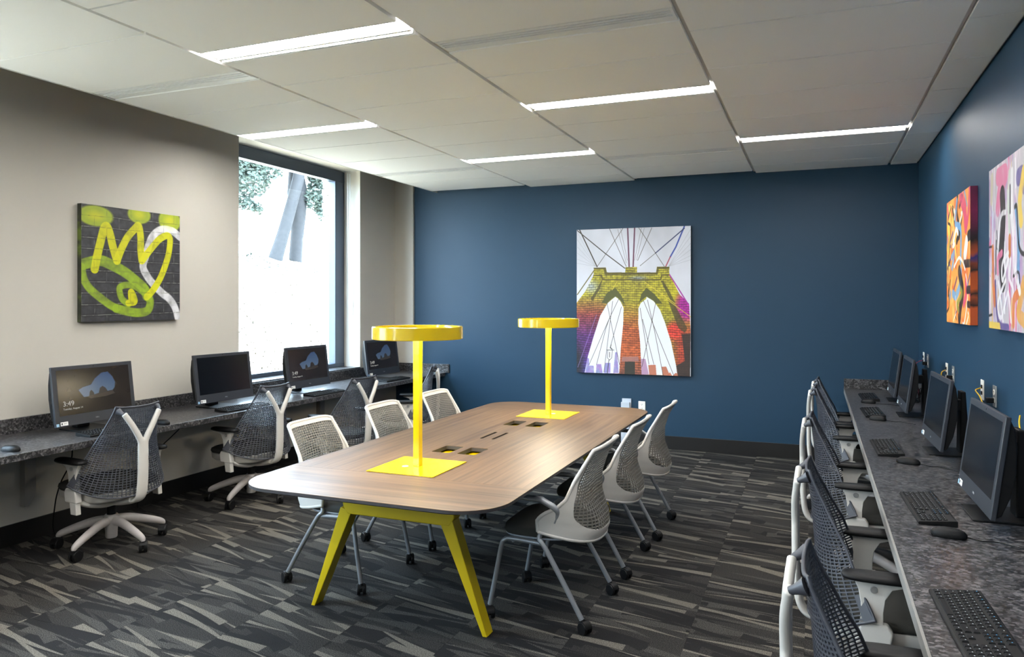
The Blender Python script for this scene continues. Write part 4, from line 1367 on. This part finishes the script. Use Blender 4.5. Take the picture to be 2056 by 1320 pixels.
def side_bands(name, bands):
    m, nt, b = new_mat(name)
    tc = N(nt, 'ShaderNodeTexCoord')
    sx = N(nt, 'ShaderNodeSeparateXYZ')
    nt.links.new(tc.outputs['Generated'], sx.inputs[0])
    nz = N(nt, 'ShaderNodeTexNoise')
    nz.inputs['Scale'].default_value = 14
    nt.links.new(tc.outputs['Object'], nz.inputs['Vector'])
    ad = N(nt, 'ShaderNodeMath', operation='MULTIPLY_ADD')
    ad.inputs[1].default_value = 0.09
    nt.links.new(nz.outputs['Fac'], ad.inputs[0])
    nt.links.new(sx.outputs['Z'], ad.inputs[2])
    r = ramp(nt, [(p, lin(c)) for p, c in bands])
    nt.links.new(ad.outputs[0], r.inputs[0])
    nt.links.new(r.outputs[0], b.inputs['Base Color'])
    b.inputs['Roughness'].default_value = 0.55
    M[name] = m
side_bands('side_orange', [(0.0, (176, 74, 30)), (0.17, (196, 84, 34)), (0.19, (24, 18, 18)), (0.24, (150, 66, 30)), (0.27, (24, 18, 18)), (0.31, (190, 84, 30)), (0.42, (176, 74, 28)), (0.44, (26, 20, 20)), (0.49, (130, 54, 26)), (0.55, (44, 46, 110)), (0.58, (170, 70, 28)), (0.66, (30, 20, 22)), (0.72, (60, 16, 38)), (0.86, (120, 16, 70)), (1.0, (96, 14, 58))])
painting('canvas_print', 'square canvas of a lime green crown and heart sprayed on black bricks', 0.826, 0.822, 0.04, 'print_heart', 'side_green', (XL, 3.919, 1.409), R90)
painting('canvas_print', 'tall canvas of a colourful stone bridge tower with two pointed arches', 1.238, 1.559, 0.04, 'print_bridge', 'side_dark', (-1.829, YB, 0.777), 0)
painting('canvas_print', 'square orange and magenta graffiti canvas nearer the corner of the right wall', 0.822, 0.827, 0.04, 'print_orange', 'side_orange', (XR, 5.327, 1.410), -R90)
painting('canvas_print', 'square pink and white graffiti canvas at the right edge of the photo', 0.82, 0.826, 0.04, 'print_pink', 'side_dark', (XR, 4.004, 1.412), -R90)

# ------------------------------------------------------------------ computers
SI, SJ = 320, 180
im = canvas_image('s', SI, SJ, (34, 29, 26))
im *= (0.8 + 0.4 * fbm(SI, SJ, 6, 4, 61))[..., None]
def skycol(u, v):
    return np.stack([44 + 60 * v, 62 + 60 * v, 96 + 40 * v], -1) / 255
fill_poly(im, [(265, 470), (330, 415), (440, 380), (500, 250), (600, 130), (690, 120), (750, 240), (785, 380), (770, 500), (740, 560), (560, 585), (400, 640), (330, 640)], skycol, 1, 2)
fill_poly(im, [(405, 640), (415, 540), (440, 500), (470, 560), (475, 620)], (44, 42, 42), 1, 1)
fill_poly(im, [(540, 590), (560, 480), (600, 440), (640, 490), (665, 570)], (48, 42, 40), 1, 1)
fill_poly(im, [(380, 640), (480, 610), (740, 565), (770, 640), (640, 680), (420, 690)], (64, 58, 52), 0.8, 2)
print_mat('print_lock', im, 0.18, 0.07)

def make_computer(pic):
    t = thing('desktop_computer', 'black all-in-one computer', 'computer', (0, 0, 0))
    W_, Hh = 0.567, 0.378
    tilt = Matrix.Translation((0, -0.092, 0.052)) @ Matrix.Rotation(math.radians(-7.5), 4, 'X')
    def place(o):
        o.matrix_local = tilt
        return o
    body = place(MB().box(-W_ / 2, W_ / 2, 0.0, 0.018, 0, Hh).build('casing', 'bezel', t, bevel=0.003))
    MB().prism([(0.018, 0.006), (0.036, 0.020), (0.054, 0.09), (0.060, 0.18), (0.052, 0.27), (0.034, 0.34), (0.018, 0.368)], -W_ / 2 + 0.008, W_ / 2 - 0.008, 'x').build('back_cover', 'black', body, bevel=0.004)
    sw_, sh_ = 0.508, 0.286
    zb = Hh - 0.024 - sh_
    scr = MB().box(-sw_ / 2, sw_ / 2, -0.0008, 0.002, zb, zb + sh_)
    if pic:
        MB().box(-sw_ / 2, sw_ / 2, -0.0003, 0.002, zb, zb + sh_).build('screen_edge', 'screen', body)
        me = bpy.data.meshes.new('screen')
        me.from_pydata([(-sw_ / 2, -0.0009, zb), (sw_ / 2, -0.0009, zb), (sw_ / 2, -0.0009, zb + sh_), (-sw_ / 2, -0.0009, zb + sh_)], [], [(0, 1, 2, 3)])
        uv = me.uv_layers.new(name='UVMap')
        for i, c_ in enumerate(((0, 0), (1, 0), (1, 1), (0, 1))):
            uv.data[i].uv = c_
        me.materials.append(M['print_lock'])
        link('screen', me, body)
        text_mesh('clock', '3:49', 0.044, 'clock', body, (-sw_ / 2 + 0.026, -0.0012, zb + 0.058), (R90, 0, 0))
        text_mesh('date', 'Tuesday, August 14', 0.0165, 'clock', body, (-sw_ / 2 + 0.026, -0.0012, zb + 0.034), (R90, 0, 0))
    else:
        scr.build('screen', 'screen', body)
    text_mesh('logo', 'DELL', 0.0115, 'logo', body, (-0.016, -0.0008, 0.026), (R90, 0, 0))
    MB().box(-0.252, -0.204, -0.0008, 0.001, 0.006, 0.030).build('sticker', 'sticker', body)
    MB().prism([(-0.2475, 0.024), (-0.2395, 0.024), (-0.2395, 0.016), (-0.2435, 0.011), (-0.2475, 0.016)], -0.0012, 0.0, 'y').box(-0.233, -0.212, -0.0012, 0, 0.0215, 0.0228).box(-0.233, -0.215, -0.0012, 0, 0.0175, 0.0186).box(-0.246, -0.222, -0.0012, 0, 0.0082, 0.0092).build('sticker_print', 'black', body)
    MB().box(-0.279, -0.262, -0.0008, 0.001, 0.004, 0.022).build('badge', 'sticker_blue', body)
    pt = MB()
    for k in range(4):
        pt.box(-W_ / 2 + 0.006, -W_ / 2 + 0.012, 0.030, 0.038, 0.10 + k * 0.034, 0.118 + k * 0.034)
    pt.build('ports', 'void', body)
    MB().box(-0.003, 0.003, -0.0008, 0.001, Hh - 0.014, Hh - 0.009).build('camera_dot', 'void', body)
    MB().prism([(-0.115, 0.0), (0.115, 0.0), (0.115, 0.010), (-0.115, 0.006)], -0.12, 0.12, 'x').build('stand_base', 'black', t, bevel=0.004)
    MB().prism([(0.045, 0.008), (0.100, 0.008), (0.092, 0.10), (0.082, 0.24), (0.076, 0.345), (0.052, 0.345), (0.048, 0.15)], -0.045, 0.045, 'x').build('stand_neck', 'black', t, bevel=0.006)
    MB().box(-0.04, 0.04, -0.035, 0.056, 0.24, 0.30).build('mount', 'black', t, bevel=0.004)
    return t
pc_dark = make_computer(False)
pc_lock = make_computer(True)
GC1, GC2 = 'computers on the left counter', 'computers on the right counter'
pc_lock.location = (-4.492, 3.38, ZD)
pc_lock.rotation_euler = (0, 0, R90)
pc_lock['label'] = 'black computer showing 3:49 and a cave picture, nearest the camera on the left'
pc_lock['group'] = GC1
pc_dark.location = (-4.470, 4.47, ZD)
pc_dark.rotation_euler = (0, 0, R90 - 0.03)
pc_dark['label'] = 'black computer with a blank dark screen, on the left counter beside the window\'s near jamb'
pc_dark['group'] = GC1
dup(pc_lock, (-4.455, 5.47, ZD), R90 - 0.02, 'black computer with a cave picture standing before the middle of the window', GC1)
dup(pc_lock, (-4.455, 6.70, ZD), R90 - 0.06, 'black computer with a cave picture between the window and the blue back wall', GC1)
dup(pc_dark, (0.668, 3.285, ZD), -R90 + 0.02, 'largest black computer on the right counter, nearest the camera', GC2)
dup(pc_dark, (0.685, 4.56, ZD), -R90 + 0.03, 'second black computer from the camera on the right counter', GC2)
dup(pc_dark, (0.675, 5.95, ZD), -R90, 'third black computer from the camera on the right counter', GC2)
dup(pc_dark, (0.680, 6.83, ZD), -R90, 'black computer on the right counter closest to the corner', GC2)

# keyboards
KEYROWS = []
for r_ in range(6):
    y = 0.050 - r_ * 0.0188 - (0.004 if r_ > 0 else 0)
    x = -0.212
    if r_ == 5:
        ws = [0.023, 0.019, 0.023, 0.110, 0.023, 0.019, 0.019, 0.023]
    elif r_ == 4:
        ws = [0.042] + [0.0172] * 10 + [0.047]
    elif r_ == 3:
        ws = [0.032] + [0.0172] * 11 + [0.039]
    elif r_ == 2:
        ws = [0.027] + [0.0172] * 12 + [0.026]
    else:
        ws = [0.0172] * 13 + [0.034]
    for wd in ws:
        KEYROWS.append((x + wd / 2, y, wd))
        x += wd + 0.0018
    if r_ in (0, 1, 2):
        for q in range(3): KEYROWS.append((0.079 + q * 0.019, y, 0.0172))
    if r_ == 4: KEYROWS.append((0.098, y, 0.0172))
    if r_ == 5:
        for q in range(3): KEYROWS.append((0.079 + q * 0.019, y, 0.0172))
    if r_ >= 1:
        for q in range(4): KEYROWS.append((0.144 + q * 0.019, y, 0.0172))
def key_z(y): return 0.0135 + (y + 0.066) * 0.075
def make_keyboard(single):
    t = thing('keyboard', 'black keyboard', 'keyboard', (0, 0, 0))
    MB().prism([(-0.066, 0.001), (0.066, 0.001), (0.066, 0.0215), (0.058, 0.0225), (-0.062, 0.0125), (-0.066, 0.010)], -0.221, 0.221, 'x').build('case', 'black', t, bevel=0.002)
    kc = {}
    allk, leg, legb = MB(), MB(), MB()
    for i, (x, y, wd) in enumerate(KEYROWS):
        z = key_z(y)
        if single:
            if wd not in kc:
                h2 = wd / 2
                m = MB()
                m.add([(-h2, -0.0083, 0), (h2, -0.0083, 0), (h2, 0.0083, 0), (-h2, 0.0083, 0), (-h2 + 0.002, -0.0063, 0.0036), (h2 - 0.002, -0.0063, 0.0036), (h2 - 0.002, 0.0063, 0.0036), (-h2 + 0.002, 0.0063, 0.0036)],
                      [(4, 5, 6, 7), (0, 1, 5, 4), (1, 2, 6, 5), (2, 3, 7, 6), (3, 0, 4, 7)])
                kc[wd] = m.mesh('key', 'keycap')
            k = link('key', kc[wd], t)
            k.location = (x, y, z - 0.001)
        else:
            allk.box(x - wd / 2 + 0.001, x + wd / 2 - 0.001, y - 0.0075, y + 0.0075, z - 0.001, z + 0.0026)
        if wd < 0.1:
            tgt = legb if (x > 0.07 and x < 0.13 and y > 0.0) or (y > 0.045 and i % 3 == 0) else leg
            tgt.box(x - 0.0026, x + 0.0004, y + 0.0004, y + 0.0030, z + 0.0015, z + 0.0031)
    if not single:
        allk.build('keys', 'keycap', t)['kind'] = 'stuff'
    leg.build('key_legends', 'legend', t)['kind'] = 'stuff'
    legb.build('blue_legends', 'legend_blue', t)['kind'] = 'stuff'
    return t
kb1 = make_keyboard(True)
kb1.location = (0.378, 2.125, ZD)
kb1.rotation_euler = (0, 0, -R90 + 0.05)
kb1['label'] = 'large black keyboard on the right counter at the bottom corner of the photo'
KR, KL = 'keyboards on the right counter', 'keyboards on the left counter'
kb1['group'] = KR
dup(kb1, (0.413, 3.27, ZD), -R90 + 0.05, 'black keyboard on the right counter in front of the largest computer', KR)
kb2 = make_keyboard(False)
kb2.location = (0.371, 4.535, ZD)
kb2.rotation_euler = (0, 0, -R90 + 0.03)
kb2['label'] = 'black keyboard before the second computer on the right counter'
kb2['group'] = KR
dup(kb2, (0.391, 5.935, ZD), -R90 + 0.04, 'black keyboard before the third computer on the right counter', KR)
dup(kb2, (0.424, 6.885, ZD), -R90 + 0.03, 'black keyboard on the right counter nearest the back wall', KR)
dup(kb2, (-4.235, 3.37, ZD), R90, 'black keyboard before the computer showing 3:49', KL)
dup(kb2, (-4.195, 4.45, ZD), R90 - 0.05, 'black keyboard before the blank computer on the left counter', KL)
dup(kb2, (-4.165, 5.42, ZD), R90, 'black keyboard before the computer standing in front of the window', KL)
dup(kb2, (-4.205, 6.63, ZD), R90 - 0.03, 'black keyboard on the left counter nearest the blue wall', KL)

# mice with their leads
def make_mouse():
    t = thing('computer_mouse', 'black mouse', 'mouse', (0, 0, 0))
    def ol(i):
        pts = []
        for k in range(28):
            a = 2 * PI * k / 28
            y = 0.058 * math.sin(a)
            wx = 0.031 * (1 - 0.12 * math.cos(2 * a)) * (1.0 if y < 0 else 0.94)
            pts.append((max(0, 1 - i) * wx * math.cos(a), max(0, 1 - i) * y - 0.006 * i))
        return pts
    MB().layers(ol, [(0.001, 0.06), (0.006, 0.0), (0.016, 0.02), (0.025, 0.14), (0.031, 0.34), (0.0345, 0.62), (0.0352, 0.9)]).build('body', 'black', t, smooth=60)
    MB().tube([(-0.003, 0.030, 0.029), (0.003, 0.030, 0.029)], 0.0045, 10).build('scroll_wheel', 'edge', t, smooth=60)
    MB().tube(smooth_path([(0, 0.055, 0.008), (0.004, 0.10, 0.004), (-0.01, 0.15, 0.004), (0.012, 0.20, 0.004), (0.03, 0.25, 0.004)], 6), 0.0019, 6).build('lead', 'black', t, smooth=60)
    return t
ms = make_mouse()
ms.location = (0.440, 2.92, ZD)
ms.rotation_euler = (0, 0, -R90 - 0.18)
ms['label'] = 'black mouse on the right counter beside the keyboard of the largest computer'
ms['group'] = 'mice on the right counter'
dup(ms, (0.443, 4.165, ZD), -R90 - 0.35, 'black mouse on the right counter before the second computer', 'mice on the right counter')
dup(ms, (0.404, 5.61, ZD), -R90 - 0.35, 'black mouse on the right counter before the third computer', 'mice on the right counter')
dup(ms, (0.400, 6.53, ZD), -R90 - 0.3, 'black mouse on the right counter nearest the back wall', 'mice on the right counter')
dup(ms, (-4.205, 2.700, ZD), R90 + 0.2, 'black mouse at the left edge of the photo', 'mice on the left counter')
dup(ms, (-4.160, 3.665, ZD), R90 + 0.1, 'black mouse right of the chair before the 3:49 computer', 'mice on the left counter')

# ------------------------------------------------------------------ outlets, raceway, cables
def outlet(name, label, loc, rz, kind):
    t = thing(name, label, 'outlet', loc, rz, 'outlets on the right wall' if rz else None)
    MB().box(-0.037, 0.037, -0.006, -0.0005, -0.057, 0.057).build('plate', 'plate' if kind != 'steel' else 'steel', t, bevel=0.002)
    if kind == 'data':
        MB().box(-0.012, 0.012, -0.010, -0.005, 0.008, 0.028).box(-0.012, 0.012, -0.010, -0.005, -0.028, -0.008).build('jack', 'void', t)
    else:
        for z in (0.022, -0.022):
            f = MB().prism([(0.0165 * math.cos(2 * PI * k / 20), z + 0.0145 * math.sin(2 * PI * k / 20)) for k in range(20)], -0.0085, -0.005, 'y').build('socket', 'plate', t)
            MB().box(-0.0075, -0.0045, -0.0092, -0.008, z - 0.002, z + 0.008).box(0.0045, 0.0075, -0.0092, -0.008, z - 0.002, z + 0.008).box(-0.002, 0.002, -0.0092, -0.008, z - 0.010, z - 0.005).build('slots', 'void', f)
    return t
outlet('wall_outlet', 'white power outlet low on the blue back wall right of the grey raceway', (-1.732, YB, 0.433), 0, 'power')
OY = [(7.20, 6.945, 'farthest'), (5.985, 5.72, 'middle'), (4.775, 4.47, 'nearest visible')]
names = {'farthest': 'nearest the corner', 'middle': 'above the gap behind the second computer', 'nearest visible': 'right above the largest computer'}
for (ya, yb, k) in OY:
    outlet('wall_outlet', 'white data outlet on the right wall ' + names[k], (XR, ya, 1.045), -R90, 'data')
    pw = outlet('wall_outlet', 'steel power outlet on the right wall ' + names[k], (XR, yb, 1.045), -R90, 'steel')
    MB().box(-0.014, 0.014, -0.045, -0.008, -0.036, -0.008).build('plug', 'black', pw, bevel=0.004)
rw = thing('cable_raceway', 'pale grey boxed raceway standing against the blue back wall behind the table', 'raceway', (-1.905, YB, 0))
MB().box(-0.047, 0.047, -0.040, -0.013, 0.0, 0.474).build('cover', 'raceway', rw, bevel=0.003)
MB().box(-0.042, 0.058, -0.012, -0.0005, 0.141, 0.512).build('back_plate', 'raceway', rw, bevel=0.002)

def cable(name, label, cat, pts, r, mat, group=None):
    o = MB().tube(smooth_path(pts, 7), r, 8).build(name, mat, None, smooth=60)
    return tag(o, label, cat, group)
cable('power_cable', 'black cable hanging under the left counter behind the nearest swivel chair', 'cable', [(-4.62, 3.36, 0.665), (-4.60, 3.34, 0.50), (-4.66, 3.31, 0.35), (-4.70, 3.30, 0.20), (-4.70, 3.30, 0.015), (-4.62, 3.40, 0.006)], 0.004, 'black', 'black cables under the left counter')
cable('power_cable', 'black cable drooping in a long arc under the left counter between two swivel chairs', 'cable', [(-4.62, 4.36, 0.668), (-4.63, 4.27, 0.58), (-4.67, 4.10, 0.44), (-4.71, 3.98, 0.32), (-4.73, 3.95, 0.15), (-4.73, 3.95, 0.01)], 0.004, 'black', 'black cables under the left counter')
cable('network_cable', 'yellow network cable curving from the outlet above the largest computer', 'cable', [(0.878, 4.775, 1.055), (0.845, 4.73, 1.045), (0.83, 4.52, 1.03), (0.82, 4.36, 0.97), (0.80, 4.30, 0.86), (0.82, 4.28, 0.74), (0.80, 4.40, 0.719)], 0.0035, 'ynet', 'yellow cables on the right wall')
cable('network_cable', 'yellow network cable hanging behind the largest computer at the photo edge', 'cable', [(0.866, 3.86, 1.03), (0.85, 3.80, 1.00), (0.84, 3.70, 0.93), (0.83, 3.58, 0.84), (0.80, 3.46, 0.76), (0.78, 3.55, 0.7165)], 0.0035, 'ynet', 'yellow cables on the right wall')
cable('network_cable', 'yellow network cable behind the second computer on the right counter', 'cable', [(0.878, 5.985, 1.05), (0.85, 5.92, 1.045), (0.82, 5.75, 1.03), (0.81, 5.55, 0.95), (0.81, 5.48, 0.80), (0.80, 5.52, 0.717)], 0.0035, 'ynet', 'yellow cables on the right wall')
cable('network_cable', 'dark red network cable looping down beside the corner outlet', 'cable', [(0.878, 7.20, 1.03), (0.84, 7.27, 1.00), (0.82, 7.28, 0.93), (0.83, 7.20, 0.85), (0.83, 7.05, 0.78), (0.82, 6.98, 0.716)], 0.003, 'red')
rnd = random.Random(3)
for (y, lb) in ((3.33, 'the largest computer'), (4.60, 'the second computer'), (5.98, 'the third computer'), (6.80, 'the farthest computer')):
    for q in range(3):
        pts = [(0.79 + rnd.uniform(-0.02, 0.04), y - 0.10 + rnd.uniform(-0.05, 0.05), 0.719), (0.80 + rnd.uniform(-0.02, 0.03), y + rnd.uniform(-0.12, 0.15), 0.74 + rnd.uniform(0, 0.10)),
               (0.81 + rnd.uniform(-0.02, 0.03), y + rnd.uniform(-0.05, 0.22), 0.76 + rnd.uniform(0, 0.12)), (0.80 + rnd.uniform(-0.02, 0.03), y + 0.16 + rnd.uniform(-0.08, 0.1), 0.73), (0.78, y + 0.22 + rnd.uniform(-0.05, 0.05), 0.7185)]
        cable('computer_cable', 'black cables tangled on the counter behind ' + lb, 'cable', pts, 0.0028, 'black', 'cables behind ' + lb)

# ------------------------------------------------------------------ outside the window
def hz(x, y):
    t = min(1.0, max(0.0, (-5.6 - x) / 5.7))
    return 0.25 + 2.27 * (t ** 0.92) + 0.05 * math.sin(x * 3.1 + y * 1.7) * math.sin(y * 2.3) - max(0, -11.4 - x) * 0.03
hv, hf = [], []
NXh, NYh = 60, 90
for i in range(NXh + 1):
    for j in range(NYh + 1):
        x = -5.12 - 13 * i / NXh
        y = -14 + 48 * j / NYh
        hv.append((x, y, hz(x, y)))
for i in range(NXh):
    for j in range(NYh):
        a = i * (NYh + 1) + j
        hf.append((a, a + 1, a + NYh + 2, a + NYh + 1))
hill = MB().add(hv, hf).build('hill', 'grass', None, smooth=80)
struct(hill)
tf = MB()
for _ in range(5200):
    x, y = rnd.uniform(-11.4, -5.5), rnd.uniform(3.5, 20)
    z = hz(x, y)
    for q in range(3):
        a = rnd.uniform(0, 2 * PI)
        l, hh = rnd.uniform(0.02, 0.05), rnd.uniform(0.015, 0.05)
        dx, dy = math.cos(a) * 0.008, math.sin(a) * 0.008
        ex, ey = rnd.uniform(-l, l), rnd.uniform(-l, l)
        tf.add([(x - dx, y - dy, z - 0.01), (x + dx, y + dy, z - 0.01), (x + ex, y + ey, z + hh)], [(0, 1, 2)])
gt = tf.mesh('grass', 'tuft', fix=False)
g_ = link('grass', gt)
g_['kind'] = 'stuff'

def tree(label, base, trunk, limbs, blobs, n, seed):
    t = thing('tree', label, 'tree', base)
    rr = random.Random(seed)
    m = MB()
    P = smooth_path([p[:3] for p in trunk], 5)
    R = [interp(k / (len(P) - 1), [(i / (len(trunk) - 1), p[3]) for i, p in enumerate(trunk)]) for k in range(len(P))]
    m.tube(P, R, 14)
    for lb in limbs:
        Q = smooth_path([p[:3] for p in lb], 5)
        m.tube(Q, [interp(k / (len(Q) - 1), [(i / (len(lb) - 1), p[3]) for i, p in enumerate(lb)]) for k in range(len(Q))], 10)
    m.build('trunk', 'bark', t, smooth=60)
    cr = MB()
    for (bx, by, bz, br) in blobs:
        for _ in range(int(n * br * br)):
            d = Vector((rr.gauss(0, 1), rr.gauss(0, 1), rr.gauss(0, 0.75)))
            d = d.normalized() * br * rr.random() ** 0.4
            c_ = Vector((bx, by, bz)) + d
            a, b2 = rr.uniform(0, 2 * PI), rr.uniform(-0.8, 0.8)
            u = Vector((math.cos(a), math.sin(a), b2)).normalized()
            v = u.cross(Vector((rr.uniform(-1, 1), rr.uniform(-1, 1), rr.uniform(-1, 1)))).normalized()
            s = rr.uniform(0.035, 0.075)
            cr.add([c_ - u * s, c_ - v * s * 0.45 + u * 0.01, c_ + u * s, c_ + v * s * 0.45 + u * 0.01], [(0, 1, 2, 3)])
    me = cr.mesh('crown', 'leaf', fix=False)
    o = link('crown', me, t)
    o['kind'] = 'stuff'
    return t
# axes of the view through the window: right along the hill crest and up
tree('leaning tree with two trunks grown apart, left one on the hill crest', (-11.28, 12.93, hz(-11.28, 12.93) - 0.02), [(-0.06, -0.10, -0.4, 0.17), (0, 0, 0, 0.155), (0.10, 0.15, 0.6, 0.135), (0.22, 0.33, 1.4, 0.125), (0.30, 0.45, 2.0, 0.13), (0.38, 0.58, 2.9, 0.11), (0.45, 0.7, 4.2, 0.09)],
     [[(0.30, 0.45, 2.0, 0.08), (-0.1, -0.2, 2.6, 0.05), (-0.5, -0.7, 3.2, 0.03)]],
     [(-0.38, -0.34, 1.75, 0.42), (-0.15, -0.15, 2.2, 0.5), (-0.62, -0.55, 2.3, 0.55), (-0.1, -0.1, 2.9, 0.6), (-0.75, -0.66, 1.55, 0.4), (-0.45, -0.40, 1.22, 0.2), (-0.28, -0.25, 1.1, 0.14), (-0.9, -0.8, 3.0, 0.6)], 6500, 5)
tree('straight tree with a thick upper trunk beside the leaning one on the hill', (-11.30, 13.64, hz(-11.30, 13.64) - 0.02), [(0, 0, -0.4, 0.18), (0, 0, 0, 0.165), (0.02, 0.03, 0.7, 0.15), (0.02, 0.03, 1.1, 0.19), (0.02, 0.02, 1.6, 0.23), (0.0, 0.0, 2.3, 0.16), (0.0, 0.0, 4.2, 0.12)],
     [[(0.02, 0.03, 1.5, 0.08), (0.4, 0.6, 1.7, 0.05), (0.9, 1.2, 2.1, 0.03)]],
     [(0.34, 0.30, 1.5, 0.34), (0.56, 0.50, 1.25, 0.34), (0.5, 0.44, 2.0, 0.45), (0.9, 0.8, 1.7, 0.45), (0.3, 0.27, 2.4, 0.45), (0.8, 0.7, 2.6, 0.6), (0.75, 0.66, 0.92, 0.16), (-0.1, -0.1, 2.9, 0.5)], 6500, 6)
sh = MB()
for _ in range(160):
    c_ = Vector((rnd.gauss(0, 0.10), rnd.gauss(0, 0.16), abs(rnd.gauss(0.05, 0.06))))
    a = rnd.uniform(0, 2 * PI)
    u = Vector((math.cos(a), math.sin(a), rnd.uniform(-0.5, 0.8))).normalized() * 0.04
    v = u.cross(Vector((0, 0, 1))).normalized() * 0.018
    sh.add([c_ - u, c_ - v, c_ + u, c_ + v], [(0, 1, 2, 3)])
sm_ = sh.mesh('shrub', 'leaf', fix=False)
so_ = link('shrub', sm_)
so_.location = (-11.5, 12.35, hz(-11.5, 12.35) + 0.02)
tag(so_, 'small green shrub on the hill crest at the window\'s left edge', 'shrub')
